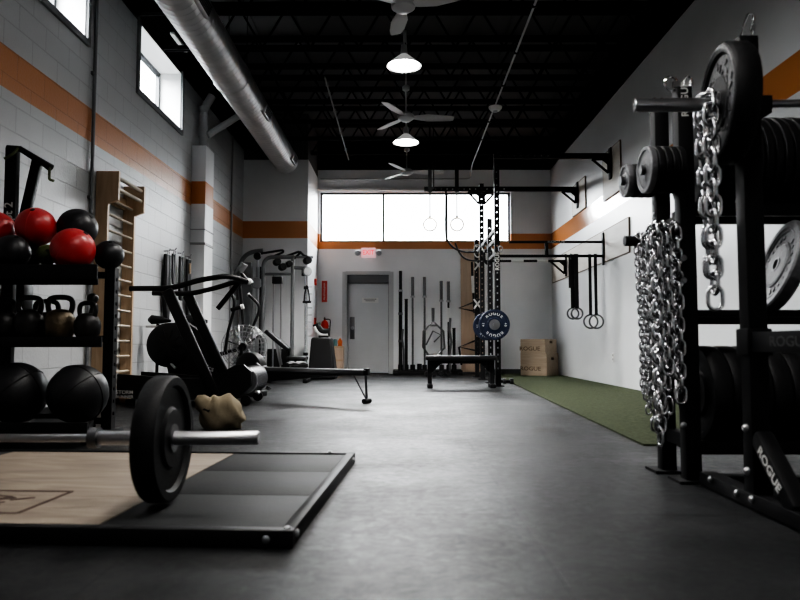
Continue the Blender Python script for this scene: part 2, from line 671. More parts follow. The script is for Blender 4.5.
# right wall, front wall
struct(G().box((XR + 0.1, (YF + YB) / 2, DECK / 2), (0.2, YB - YF, DECK)).build('wall_right', 'wall_right'))
struct(G().box((0.06, YF - 0.1, DECK / 2), (6.6, 0.2, DECK)).build('wall_front', 'wall_back'))

# back wall with a strip window and a door opening
BX0, BX1, BZ0, BZ1 = -1.715, 2.265, 2.735, 3.79
DX0, DX1, DZ1 = -1.165, -0.245, 2.05
g = G()
g.box(((XL + XR) / 2, YB + 0.1, (BZ1 + DECK) / 2), (XR - XL + 0.4, 0.2, DECK - BZ1))
g.box(((XL - 0.2 + BX0) / 2, YB + 0.1, (BZ0 + BZ1) / 2), (BX0 - XL + 0.2, 0.2, BZ1 - BZ0))
g.box(((XR + 0.2 + BX1) / 2, YB + 0.1, (BZ0 + BZ1) / 2), (XR + 0.2 - BX1, 0.2, BZ1 - BZ0))
g.box(((XL + XR) / 2, YB + 0.1, (DZ1 + BZ0) / 2), (XR - XL + 0.4, 0.2, BZ0 - DZ1))
g.box(((XL - 0.2 + DX0) / 2, YB + 0.1, DZ1 / 2), (DX0 - XL + 0.2, 0.2, DZ1))
g.box(((XR + 0.2 + DX1) / 2, YB + 0.1, DZ1 / 2), (XR + 0.2 - DX1, 0.2, DZ1))
struct(g.build('wall_back', 'wall_back'))
# the corner block that stands out in front of the back wall
struct(G().box(((XL - 1.755) / 2, (12.95 + YB) / 2, 2.035), (-1.755 - XL, YB - 12.95, 4.07)).build('wall_corner', 'wall_back'))
struct(G().box(((XL - 1.765) / 2, (12.96 + YB) / 2, (4.07 + DECK) / 2), (-1.765 - XL, YB - 12.96, DECK - 4.07)).build('ceiling_bulkhead', 'black_deck'))
# boxed pilaster on the left wall
p = struct(G().box((XL + 0.1, 9.95, 1.71), (0.2, 0.42, 3.42), bev=0.004).build('wall_pilaster', 'wall_back'))
struct(G().box((XL + 0.105, 9.945, 2.02), (0.215, 0.44, 0.03)).box((XL + 0.105, 9.945, 2.22), (0.215, 0.44, 0.012)).build('trim_pilaster', 'pvc'))

w = struct(bpy.data.objects.new('window_4', None))
COL.objects.link(w)
w.location = (0, YB + 0.1, BZ0)
g = G(w)
for x in (BX0 + 0.025, BX0 + 1.327, BX0 + 2.653, BX1 - 0.025):
    g.box((x, YB + 0.12, (BZ0 + BZ1) / 2), (0.045, 0.06, BZ1 - BZ0))
for z in (BZ0 + 0.02, BZ1 - 0.02):
    g.box(((BX0 + BX1) / 2, YB + 0.12, z), (BX1 - BX0, 0.06, 0.04))
g.build('window_frame', 'wframe')
for k in range(3):
    G(w).box((BX0 + 0.663 + k * 1.327, YB + 0.13, (BZ0 + BZ1) / 2), (1.28, 0.008, BZ1 - BZ0 - 0.08)).build('window_pane', 'glass')
G(w).box(((BX0 + BX1) / 2, YB - 0.02, BZ1 + 0.045), (BX1 - BX0 + 0.1, 0.05, 0.05)).build('window_head', 'white')

d = struct(bpy.data.objects.new('door_1', None))
COL.objects.link(d)
d.location = ((DX0 + DX1) / 2, YB, 0)
g = G(d)
g.box((DX0 - 0.035, YB - 0.005, DZ1 / 2 + 0.03), (0.07, 0.03, DZ1 + 0.06)).box((DX1 + 0.035, YB - 0.005, DZ1 / 2 + 0.03), (0.07, 0.03, DZ1 + 0.06))
g.box(((DX0 + DX1) / 2, YB - 0.005, DZ1 + 0.035), (DX1 - DX0, 0.03, 0.07))
g.build('door_frame', 'dframe')
g = G(d)
G(d).box((DX0 + 0.015, YB + 0.1, DZ1 / 2), (0.03, 0.18, DZ1)).box((DX1 - 0.015, YB + 0.1, DZ1 / 2), (0.03, 0.18, DZ1)).build('door_jamb', 'dframe')
g.box(((DX0 + DX1) / 2, YB + 0.11, DZ1 - 0.085), (DX1 - DX0 - 0.06, 0.16, 0.17))
g.build('door_head', 'dhead')
G(d).box(((DX0 + DX1) / 2, YB + 0.205, DZ1 / 2), (DX1 - DX0 + 0.2, 0.012, DZ1 + 0.2)).build('door_light_block', 'black')  # added panel, stops daylight leaking in around the leaf
G(d).box(((DX0 + DX1) / 2, YB + 0.12, (DZ1 - 0.17) / 2 + 0.005), (DX1 - DX0 - 0.075, 0.05, DZ1 - 0.19), bev=0.004).build('door_leaf', 'door')
hp = at(351, 328, Y=YB)
hd = G(d).box((hp.x + 0.02, YB + 0.09, hp.z), (0.1, 0.012, 0.46), bev=0.003).build('lock_plate', 'dsteel')
g = G(d)
g.cyl((hp.x + 0.03, YB + 0.09, hp.z), (hp.x + 0.03, YB + 0.03, hp.z), 0.016, seg=12).lathe([(0.0, -0.03), (0.03, -0.025), (0.036, 0), (0.03, 0.02), (0, 0.025)], (hp.x + 0.03, YB + 0.02, hp.z), (0, 1, 0), 16)
g.build('door_handle', 'steel', d)
sg = at(370, 300, Y=YB)
pl = G(d).box((sg.x, YB + 0.09, sg.z), (0.34, 0.008, 0.1)).build('door_sign', 'letters')
g = G(d)
for zz, ww in ((0.022, 0.26), (-0.012, 0.2)):
    g.box((sg.x, YB + 0.084, sg.z + zz), (ww, 0.003, 0.012))
g.build('sign_lines', 'dhead', d)
g = G()
g.box((XL + 0.006, 5.2, 0.045), (0.012, 15, 0.09))
struct(g.build('baseboard_left', 'black'))
g = G()
g.box(((DX1 + 0.07 + XR) / 2, YB - 0.006, 0.05), (XR - DX1 - 0.07, 0.012, 0.1))
struct(g.build('baseboard_back', 'wframe'))

# roof trusses
for k in range(12):
    y = 13.35 - 0.965 * k
    t = struct(bpy.data.objects.new('ceiling_truss', None))
    COL.objects.link(t)
    t.location = (0, y, 4.3)
    G(t).box((0.06, y - 0.03, 4.3), (6.07, 0.025, 0.05)).box((0.06, y + 0.03, 4.3), (6.07, 0.025, 0.05)).build('bottom_chord', 'truss')
    G(t).box((0.06, y, 4.85), (6.07, 0.085, 0.06)).build('top_chord', 'truss')
    g = G(t)
    n = 20
    for i in range(n):
        x0 = XL + 0.02 + i * (6.03 / n)
        x1 = x0 + 6.03 / n
        za, zb = (4.31, 4.83) if i % 2 == 0 else (4.83, 4.31)
        g.cyl((x0, y, za), (x1, y, zb), 0.013, seg=6)
    g.build('truss_web', 'truss')
# roof deck ribs
g = G()
for k in range(10):
    g.box((XL + 0.3 + k * 0.6, 6, DECK - 0.012), (0.14, 16.4, 0.03))
struct(g.build('ceiling_ribs', 'black_deck'))

# ================================================================== lights
wld = bpy.data.worlds.new('world')
SC.world = wld
wld.use_nodes = True
bg = wld.node_tree.nodes['Background']
bg.inputs[0].default_value = (0.93, 0.97, 1.0, 1)
bg.inputs[1].default_value = 9.0
# overcast sky, darkened near the horizon to keep daylight off the upper walls
_nt = wld.node_tree
_geo = N(_nt, 'ShaderNodeTexCoord')
_sp = N(_nt, 'ShaderNodeSeparateXYZ')
_nt.links.new(_geo.outputs['Generated'], _sp.inputs[0])
_mr = N(_nt, 'ShaderNodeMapRange')
_mr.interpolation_type = 'SMOOTHSTEP'
_mr.inputs['From Min'].default_value = 0.03
_mr.inputs['From Max'].default_value = 0.135
_mr.inputs['To Min'].default_value = 0.12
_mr.inputs['To Max'].default_value = 1.0
_nt.links.new(_sp.outputs['Z'], _mr.inputs[0])
_mx = N(_nt, 'ShaderNodeMix', data_type='RGBA', blend_type='MULTIPLY')
_mx.inputs[0].default_value = 1.0
_mx.inputs[6].default_value = (0.93, 0.97, 1.0, 1)
_nt.links.new(_mr.outputs[0], _mx.inputs[7])
_nt.links.new(_mx.outputs[2], bg.inputs[0])


def area(name, loc, rot, sx, sy, power, col=(1, 1, 1)):
    l = bpy.data.lights.new(name, 'AREA')
    l.shape = 'RECTANGLE'
    l.size, l.size_y = sx, sy
    l.energy = power
    l.color = col
    o = bpy.data.objects.new(name, l)
    COL.objects.link(o)
    o.location = loc
    o.rotation_euler = rot
    return o


def aim(o, target):
    o.rotation_euler = (V(target) - V(o.location)).to_track_quat('-Z', 'Y').to_euler()


k = area('daylight_back', (0.3, YB + 1.7, 4.7), (0, 0, 0), 6.5, 2.6, 1100, (0.95, 0.98, 1))
aim(k, (0.3, YB, 3.2))
for i, (a, b) in enumerate(wins):
    k = area('daylight_left', (XL - 1.7, (a + b) / 2, 5.3), (0, 0, 0), 2.2, 2.0, 520, (0.95, 0.98, 1))
    aim(k, (XL, (a + b) / 2, 3.8))


def pendant(loc, label, power=620):
    x, y, z = loc
    t = thing('pendant_light', label, 'light', (x, y, z), group='dome pendant lamps along the ridge')
    g = G(t)
    prof = [(0.045, 0.13), (0.06, 0.12), (0.10, 0.085), (0.155, 0.04), (0.195, 0.0), (0.2, -0.004), (0.19, -0.002), (0.15, 0.035), (0.095, 0.078), (0.05, 0.115)]
    g.lathe(prof, (x, y, z), seg=36)
    g.build('lamp_shade', 'shade')
    G(t).lathe([(0.0, -0.02), (0.10, -0.012), (0.172, 0.008), (0.178, 0.016), (0.0, 0.016)], (x, y, z), seg=32).build('diffuser', 'bulb')
    G(t).cyl((x, y, z + 0.12), (x, y, z + 0.24), 0.045, 0.035, 14).build('socket', 'lgrey')
    G(t).cyl((x, y, z + 0.24), (x, y, DECK - 0.02), 0.012, seg=8).build('stem', 'lgrey')
    l = bpy.data.lights.new('pendant_glow', 'SPOT')
    l.energy = power
    l.spot_size = math.radians(130)
    l.spot_blend = 0.6
    l.shadow_soft_size = 0.15
    l.color = (1, 0.97, 0.93)
    o = bpy.data.objects.new('pendant_glow', l)
    COL.objects.link(o)
    o.location = (x, y, z - 0.05)


pendant((0.023, 7.8, 3.78), 'brightly lit dome pendant lamp, the nearer and larger of the two')
for k, y in enumerate((5.1, 2.4, -0.3)):
    pendant((0.02, y, 3.78), 'lit dome pendant lamp of the same row, %s in front of the first visible one' % ORD[k], (200, 130, 110)[k])
pendant((0.061, 10.4, 3.65), 'brightly lit dome pendant lamp, the smaller one over the middle ceiling fan and the rig')


def fan(loc, label, rz, R=0.66):
    x, y, z = loc
    t = thing('ceiling_fan', label, 'fan', loc, group='three-blade ceiling fans in a row')
    G(t).lathe([(0, -0.06), (0.06, -0.055), (0.11, -0.02), (0.115, 0.02), (0.08, 0.05), (0.03, 0.06), (0, 0.06)], loc, seg=28).build('motor_housing', 'lgrey')
    G(t).cyl((x, y, z + 0.05), (x, y, DECK - 0.02), 0.014, seg=10).lathe([(0.02, 0.36), (0.05, 0.38), (0.055, 0.42), (0.02, 0.45)], loc, seg=16).build('down_rod', 'lgrey')
    for k in range(3):
        a = rz + k * 2 * PI / 3
        d = V((math.cos(a), math.sin(a), 0))
        c = V((-d.y, d.x, 0))
        g = G(t)
        up = V((0, 0, 1))
        tilt = math.radians(14)
        w = c * math.cos(tilt) - up * math.sin(tilt)
        nn = d.cross(w)
        vs = []
        st = [(0.10, 0.035), (0.16, 0.055), (0.30, 0.085), (0.5, 0.075), (R - 0.03, 0.06), (R, 0.045)]
        for r, hw in st:
            for sgn, th in ((-1, 0.004), (1, 0.004), (1, -0.004), (-1, -0.004)):
                vs.append(V(loc) + d * r + w * sgn * hw + nn * th + up * 0.0)
        fs = [(0, 1, 2, 3), tuple(range(len(vs) - 4, len(vs)))]
        for i in range(len(st) - 1):
            for q in range(4):
                fs.append((i * 4 + q, i * 4 + (q + 1) % 4, i * 4 + 4 + (q + 1) % 4, i * 4 + 4 + q))
        g.add(vs, fs)
        g.build('blade', 'fan')


fan((0.012, 6.3, 3.74), 'grey three-blade ceiling fan cut by the top of the photo', math.radians(97), 0.6)
fan((0.055, 9.4, 3.71), 'grey three-blade ceiling fan between the two lit dome lamps', math.radians(5))
fan((0.085, 12.4, 3.70), 'grey three-blade ceiling fan hanging just above the back window strip', math.radians(5))

# ================================================================== ducts and pipes
t = thing('spiral_duct', 'long round silver spiral duct hanging under the left side of the ceiling', 'duct', (-2.14, 5, 3.93))
DXc, DZc, DR = -2.14, 3.97, 0.222
g = G(t)
prof = []
yy = 1.5
while yy < 12.6:
    prof += [(DR, yy), (DR, yy + 0.085), (DR + 0.006, yy + 0.092), (DR + 0.006, yy + 0.10), (DR, yy + 0.107)]
    yy += 0.107
prof += [(DR, 12.62)]
g.lathe(prof, (DXc, 0, DZc), (0, 1, 0), 40)
g.build('duct_tube', 'galv')
G(t).lathe([(DR + 0.012, 12.55), (DR + 0.014, 12.66), (DR - 0.02, 12.68), (0, 12.68)], (DXc, 0, DZc), (0, 1, 0), 40).build('end_cap', 'galv')
for yc in (4.3, 8.6):
    G(t).lathe([(DR + 0.004, yc - 0.05), (DR + 0.016, yc - 0.045), (DR + 0.016, yc + 0.045), (DR + 0.004, yc + 0.05)], (DXc, 0, DZc), (0, 1, 0), 40).build('collar', 'galv')
for yc in (6.55, 9.75, 12.25):
    ang = math.radians(-18)
    n = V((math.cos(ang), 0, math.sin(ang)))
    up = V((-math.sin(ang), 0, math.cos(ang)))
    R = Matrix((V((0, 1, 0)), up, n)).transposed()
    c = V((DXc, yc, DZc)) + n * (DR + 0.012)
    vt = G(t).box(c, (0.40, 0.14, 0.05), R, bev=0.006).build('vent', 'galv')
    g = G(t)
    for k in range(5):
        g.box(c + n * 0.025 + up * (-0.044 + k * 0.022), (0.34, 0.014, 0.012), R)
    g.build('vent_slats', 'black', vt)
    g_o = vt.children[0]
    g_o.location = (0, 0, 0)
for yc in (3.2, 6.0, 8.9, 11.8):
    for sx in (-0.12, 0.12):
        G(t).cyl((DXc + sx, yc, DZc + 0.18), (DXc + sx, yc, DECK - 0.02), 0.006, seg=6).build('hanger_rod', 'black')

# small strip light at the ceiling line
a = at(172, 33, X=-2.8)
b = at(183.5, 48, X=-2.8)
g = G().span(a, b + V((0, 0.1, 0)), 0.05, 0.03)
single(g, 'strip_light', 'white', 'short thin white strip light beside the silver duct near the ceiling', 'light', a)

g = G()
g.cyl((XL + 0.025, 6.555, 0.0), (XL + 0.025, 6.555, 4.24), 0.017, seg=10)
for z in (0.8, 2.0, 3.2):
    g.box((XL + 0.014, 6.555, z), (0.028, 0.07, 0.03))
single(g, 'conduit_pipe', 'grey', 'thin grey vertical conduit on the left wall beside the wooden stall bars', 'pipe', (XL, 6.555, 0))
g = G().cyl((XL + 0.02, 12.0, 0.0), (XL + 0.02, 12.0, 4.24), 0.016, seg=10)
for z in (1.0, 3.0):
    g.box((XL + 0.012, 12.0, z), (0.024, 0.07, 0.03))
single(g, 'conduit_pipe', 'pvc', 'thin grey vertical conduit on the left wall beyond the boxed pilaster', 'pipe', (XL, 12.0, 0))
# white pipes above the pilaster
t = thing('drain_pipe', 'grey painted drain pipe with an elbow and angled branch rising from the pilaster top', 'pipe', (XL + 0.1, 9.95, 3.42))
G(t).tube(fillet([(XL + 0.10, 9.95, 3.42), (XL + 0.10, 9.95, 4.02), (XL + 0.22, 9.95, 4.22)], 0.08), 0.06, 16).build('pipe_riser', 'pvc')
G(t).cyl((XL + 0.16, 9.93, 3.62), (XL + 0.55, 10.2, 4.0), 0.05, seg=16).build('pipe_branch', 'pvc')
for z0, z1 in ((3.60, 3.74), (3.96, 4.04)):
    G(t).cyl((XL + 0.10, 9.95, z0), (XL + 0.10, 9.95, z1), 0.075, seg=18).build('pipe_collar', 'pvc')

# ceiling conduits
t = thing('ceiling_conduit', 'white conduit under the right trusses, bending left above the window', 'pipe', (1.4, 8, 4.24))
G(t).tube(fillet([(1.42, 3.4, 4.24), (1.42, 13.9, 4.24), (1.42, 14.38, 4.12), (1.42, 14.40, 4.05), (-1.7, 14.40, 4.05)], 0.12), 0.014, 8).build('conduit_run', 'lgrey')
for y in (5.0, 6.2, 7.3, 8.5, 9.6, 11.2, 12.2):
    G(t).box((1.42, y, 4.245), (0.06, 0.03, 0.06)).build('conduit_clip', 'black')
t = thing('smoke_detector', 'round white detector fixed on the right ceiling conduit', 'detector', (1.42, 10.45, 4.2))
G(t).lathe([(0, -0.05), (0.07, -0.045), (0.10, -0.01), (0.105, 0.015), (0.06, 0.03), (0, 0.03)], (1.42, 10.45, 4.2), seg=24).build('detector_body', 'white')
G(t).lathe([(0, -0.07), (0.03, -0.065), (0.035, -0.045), (0, -0.044)], (1.42, 10.45, 4.2), seg=16).build('sensor_cap', 'lgrey')
g = G().cyl((-1.05, 9.3, 4.24), (-1.05, 13.6, 4.24), 0.013, seg=8)
for y in (9.6, 10.7, 11.8, 12.9):
    g.box((-1.05, y, 4.25), (0.05, 0.03, 0.05))
single(g, 'ceiling_conduit', 'grey', 'dim grey conduit under the trusses left of the ceiling fans', 'pipe', (-1.05, 11.5, 4.24))

# ================================================================== back wall fittings
ex = at(368.5, 253, Y=YB)
t = thing('exit_sign', 'lit red exit sign with two emergency lamps above the grey door', 'sign', (ex.x, YB - 0.04, ex.z))
G(t).box((ex.x, YB - 0.04, ex.z), (0.29, 0.07, 0.2), bev=0.008).build('sign_box', 'exitface')
g = put_text(G(t), 'EXIT', 0.14, (ex.x, YB - 0.0775, ex.z), (1, 0, 0), (0, 0, 1), 0.85)
g.build('lettering', 'exitred')
for s_ in (-1, 1):
    g = G(t)
    g.lathe([(0, -0.06), (0.055, -0.06), (0.062, -0.03), (0.05, 0.03), (0, 0.04)], (ex.x + s_ * 0.22, YB - 0.07, ex.z + 0.0), (0, 1, 0.3), 20)
    g.box((ex.x + s_ * 0.165, YB - 0.04, ex.z - 0.0), (0.06, 0.03, 0.04))
    g.build('emergency_lamp', 'lgrey')

fs_ = at(324.5, 291.5, Y=YB)
t = thing('extinguisher_sign', 'narrow vertical red fire extinguisher sign with white letters on the back wall', 'sign', (fs_.x, YB - 0.006, fs_.z))
G(t).box((fs_.x, YB - 0.006, fs_.z), (0.11, 0.01, 0.44)).build('sign_plate', 'redp')
g = put_text(G(t), 'FIRE', 0.055, (fs_.x, YB - 0.012, fs_.z + 0.0), (0, 0, 1), (-1, 0, 0))
g = G(t)
put_text(g, 'FIRE EXTINGUISHER', 0.042, (fs_.x, YB - 0.012, fs_.z), (0, 0, 1), (-1, 0, 0), 0.95)
g.build('lettering', 'letters')

for py, nm in ((282, 'upper'), (321, 'lower')):
    q = at(316.5, py, Y=14.0)
    c = V((-1.755 + 0.02, 14.0, q.z))
    t = thing('alarm_box', 'small red alarm box, the %s of two on the white corner block' % nm, 'alarm', c)
    G(t).box(c, (0.04, 0.09, 0.13), bev=0.006).build('alarm_body', 'redp')
    G(t).box(c + V((0.024, 0, -0.01)), (0.012, 0.06, 0.02)).build('pull_handle', 'white')

q = at(324.5, 328, Y=14.3)
t = thing('fire_extinguisher', 'red fire extinguisher hanging on the back wall below its sign', 'extinguisher', (q.x, 14.33, q.z - 0.2))
c = V((q.x, 14.34, q.z - 0.22))
G(t).lathe([(0, 0), (0.07, 0.0), (0.078, 0.02), (0.078, 0.30), (0.06, 0.35), (0.025, 0.375), (0.022, 0.39), (0, 0.39)], c, seg=24).build('cylinder_body', 'redp')
G(t).box(c + V((0, 0, 0.405)), (0.03, 0.05, 0.03)).box(c + V((0.0, -0.05, 0.425)), (0.02, 0.12, 0.012), (0.25, 0, 0)).build('valve_lever', 'black')
G(t).tube(fillet([c + V((0.02, 0, 0.4)), c + V((0.12, -0.02, 0.40)), c + V((0.10, -0.03, 0.08))], 0.06), 0.011, 8).build('hose', 'black')
G(t).box(c + V((0, 0.09, 0.25)), (0.05, 0.03, 0.2)).box(c + V((0, 0.03, 0.26)), (0.165, 0.1, 0.02)).build('wall_bracket', 'black')

# brown box with two small containers by the door
a, b = at(333, 372, Y=14.15), at(343.5, 346, Y=14.15)
cx, w_ = (a.x + b.x) / 2, b.x - a.x
t = thing('storage_crate', 'brown plywood crate against the back wall left of the door', 'crate', (cx, 14.2, 0))
hgt = b.z
G(t).box((cx, 14.2, hgt / 2), (w_, 0.3, hgt), bev=0.004).build('crate_body', 'board')
for z in (hgt * 0.5, hgt - 0.02):
    G(t).box((cx, 14.046, z), (w_ * 0.98, 0.012, 0.033)).build('crate_slat', 'bars')
q = at(335.2, 345, Y=14.12)
g = G().lathe([(0, 0), (0.04, 0), (0.04, 0.12), (0.034, 0.13), (0.034, 0.14), (0, 0.14)], (q.x, 14.12, hgt), seg=18)
single(g, 'tin_can', 'teal', 'small teal tin standing on the brown crate', 'tin', (q.x, 14.12, hgt))
q = at(340, 345, Y=14.12)
t = thing('spray_bottle', 'small orange bottle standing on the brown crate', 'bottle', (q.x, 14.12, hgt))
G(t).lathe([(0, 0), (0.045, 0), (0.047, 0.1), (0.02, 0.14), (0.018, 0.155), (0, 0.155)], (q.x, 14.12, hgt), seg=18).build('bottle_body', 'orange')
G(t).cyl((q.x, 14.12, hgt + 0.155), (q.x, 14.12, hgt + 0.19), 0.02, seg=12).build('cap', 'white')

# barbell holder and bars along the back wall
YH = 14.1
hx0, hx1 = at(393, 370, Y=YH).x, at(462, 370, Y=YH).x
t = thing('bar_holder', 'low black vertical barbell holder on the floor at the back wall', 'rack', ((hx0 + hx1) / 2, YH, 0))
g = G(t).box(((hx0 + hx1) / 2, YH + 0.1, 0.05), (hx1 - hx0, 0.06, 0.08)).box(((hx0 + hx1) / 2, YH - 0.1, 0.05), (hx1 - hx0, 0.06, 0.08))
for x in (hx0 + 0.05, hx1 - 0.05):
    g.box((x, YH, 0.03), (0.08, 0.5, 0.05))
g.build('base_frame', 'rig')
bars_px = [(400.5, 271, 'thick black barbell with steel collars, farthest left in the vertical holder'), (406.2, 300, 'short plain black bar beside the thick black barbell'),
           (412.6, 277, 'silver barbell standing alone between the plain black bar and the hex bar'), (424.5, 277, 'silver barbell standing just left of the hexagonal trap bar'),
           (441.2, 281, 'silver barbell standing just right of the hexagonal trap bar'), (448.3, 281.5, 'dark barbell with a white wrapped section right of the trap bar'),
           (454, 329, 'short black bar at the right end of the vertical holder')]
def socket(x, h):
    G(t).lathe([(0.040, 0.012), (0.048, 0.012), (0.048, h), (0.040, h)], (x, YH, 0), seg=16, closed=True).build('socket', 'rig')


for i, (px, py, lab) in enumerate(bars_px):
    top = at(px, py, Y=YH)
    x, zt = top.x, top.z
    socket(x, 0.2)
    b_ = thing('barbell', lab, 'barbell', (x, YH, 0.02), group='bars in the vertical holder')
    if i in (1, 6):
        G(b_).cyl((x, YH, 0.02), (x, YH, zt), 0.03, seg=12).build('shaft', 'black')
        G(b_).cyl((x, YH, zt), (x, YH, zt + 0.02), 0.034, seg=12).build('end_cap', 'rubber')
        continue
    sm = 'black' if i == 0 else 'dsteel'
    G(b_).cyl((x, YH, 0.02), (x, YH, zt - 0.4), 0.02 if i else 0.036, seg=12).build('shaft', 'dsteel' if i not in (0, 5) else 'black')
    G(b_).cyl((x, YH, zt - 0.4), (x, YH, zt), 0.032, seg=14).build('sleeve', sm if i != 5 else 'grey')
    G(b_).cyl((x, YH, zt - 0.42), (x, YH, zt - 0.38), 0.045, seg=14).build('collar', 'steel')
    if i == 0:
        for z in (1.2, 0.65):
            G(b_).cyl((x, YH, z), (x, YH, z + 0.05), 0.046, seg=14).build('collar', 'dsteel')
    if i == 5:
        G(b_).cyl((x, YH, at(448, 322, Y=YH).z), (x, YH, at(448, 308, Y=YH).z), 0.032, seg=12).build('grip_wrap', 'white')
for px in (419.5, 430):
    x = at(px, 370, Y=YH).x
    socket(x, 0.22)
# hex trap bar leaning at the wall
t = thing('trap_bar', 'grey hexagonal trap bar standing upright against the back wall', 'barbell', at(433, 368, Y=13.92))
hexp = [(433, 321), (443.5, 331.5), (444.5, 348), (437, 355), (428.5, 355), (423, 347), (423.5, 331.5)]
YT = 13.9
G(t).tube([at(px, py, Y=YT) for px, py in hexp], 0.022, 10, closed=True).build('hex_frame', 'dsteel')
G(t).tube([at(426, 345, Y=YT), at(433, 331, Y=YT), at(441, 335, Y=YT), at(434, 342, Y=YT)], 0.016, 8).tube([at(429.5, 325.5, Y=YT), at(437, 325.5, Y=YT)], 0.018, 8).build('trap_handle', 'dsteel')
G(t).cyl(at(433, 321, Y=YT), at(433, 308, Y=YT), 0.03, seg=12).build('sleeve', 'dsteel')
G(t).cyl(at(433, 355, Y=YT), V((at(433, 355, Y=YT).x, YT, 0.004)), 0.026, seg=12).build('sleeve', 'dsteel')
q0 = at(403, 329, Y=14.0)
g = G().tube([q0, at(402.2, 338, Y=14.0), at(403.6, 349, Y=14.0), V((at(404, 349, Y=14.0).x, 14.0, 0.1))], 0.02, 8)
single(g, 'handle_bar', 'dsteel', 'short bent dark bar between the two black bars in the holder', 'bar', q0)
q0 = at(450.3, 318, Y=13.95)
g = G().tube([q0, at(449.5, 330, Y=13.95), at(451.5, 342, Y=13.95), at(449.6, 354, Y=13.95), V((at(450, 354, Y=13.95).x, 13.95, 0.004))], 0.024, 8)
single(g, 'curl_bar', 'dsteel', 'wavy dark curl bar leaning beside the white wrapped barbell', 'bar', q0)
# small dumbbells on the floor under the flat bench
for k, px in enumerate((427, 434, 441, 448)):
    x = at(px, 372, Y=13.3).x
    b_ = thing('dumbbell', '%s black hex dumbbell from the left on the floor behind the flat bench' % ORD[k], 'dumbbell', (x, 13.3, 0), group='dumbbells on the floor behind the bench')
    for y in (-0.1, 0.1):
        G(b_).cyl((x, 13.3 + y - 0.045, 0.054), (x, 13.3 + y + 0.045, 0.054), 0.052, seg=6).build('head', 'rubber')
    G(b_).cyl((x, 13.2, 0.054), (x, 13.4, 0.054), 0.016, seg=10).build('handle', 'steel')

# wooden backing board with black angled arms
a, b = at(460.5, 250, Y=YB - 0.02), at(484, 372, Y=YB - 0.02)
g = G().box(((a.x + b.x) / 2, YB - 0.03, (a.z + b.z) / 2), (b.x - a.x, 0.03, a.z - b.z), bev=0.003)
single(g, 'backing_board', 'board', 'tall tan plywood board on the back wall behind the rig uprights', 'board', ((a.x + b.x) / 2, YB - 0.03, 0))
for k, (py, nm) in enumerate(((307, 'upper'), (346, 'lower'))):
    Y = 14.25
    t = thing('wall_bracket', 'black angled storage arm, %s of two on the tan board' % nm, 'bracket', at(470, py, Y=YB - 0.05))
    G(t).tube([at(477, py - 6, Y=YB - 0.06), at(459, py + 1, Y=14.05), at(478, py + 5, Y=YB - 0.06)], 0.022, 8).build('arm_tube', 'rig')
    G(t).box(at(478, py, Y=YB - 0.056), (0.08, 0.012, 0.34)).build('mount_plate', 'rig')
    if k == 1:
        G(t).cyl(at(459, py + 1, Y=14.05), at(461.5, py + 19, Y=14.05), 0.02, seg=8).build('hanging_peg', 'rig')
t = thing('hanging_bar', 'black bar with a white grip hung upright on the tan board', 'bar', at(473, 276, Y=14.3))
G(t).cyl(at(472, 262, Y=14.34), at(472.4, 276, Y=14.34), 0.025, seg=10).build('bar_end', 'rig')
G(t).cyl(at(473.4, 293, Y=14.34), at(474.5, 313, Y=14.34), 0.025, seg=10).build('bar_end', 'rig')
G(t).cyl(at(472.4, 276, Y=14.34), at(473.4, 293, Y=14.34), 0.03, seg=12).build('grip', 'white')
# ================================================================== plates
def plate(loc, axis, R, t, label, group=None, m='rubber', text=None, hub=0.05, hubm='dsteel', tm='letters', detail=True, name='bumper_plate'):
    """weight plate centred at loc, face towards axis"""
    q = V(axis).normalized().to_track_quat('Z', 'Y')
    if abs(V(axis).normalized().z) < 0.95:
        # keep the local Y up
        n = V(axis).normalized()
        up = (V((0, 0, 1)) - n * n.z).normalized()
        x = up.cross(n)
        q = Matrix((x, up, n)).transposed().to_quaternion()
    o = thing(name, label, 'weight plate', loc, q.to_euler(), group)
    h = t / 2
    prof = [(0.027, -h * 0.9), (R * 0.45, -h * 0.9), (R * 0.50, -h * 0.62), (R * 0.80, -h * 0.62), (R * 0.84, -h), (R * 0.965, -h), (R, -h * 0.72),
            (R, h * 0.72), (R * 0.965, h), (R * 0.84, h), (R * 0.80, h * 0.62), (R * 0.50, h * 0.62), (R * 0.45, h * 0.9), (0.027, h * 0.9)]
    g = G(o, True).lathe(prof, seg=48 if detail else 32, closed=True)
    g.build('disc', m, o)
    if detail:
        G(o, True).lathe([(0.0255, -h), (hub, -h), (hub, h), (0.0255, h)], seg=28, closed=True).build('hub', hubm, o)
    if text:
        g = G(o, True)
        arc_text(g, text, R * 0.30, R * 0.72, 90, 21, z=h * 0.62 + 0.001)
        arc_text(g, text, R * 0.30, R * 0.72, 270, 21, flip=False, z=h * 0.62 + 0.001)
        for a in (180, 0):
            arc_text(g, '45', R * 0.2, R * 0.72, a, 11, z=h * 0.62 + 0.001)
        g.build('lettering', tm, o)
    return o


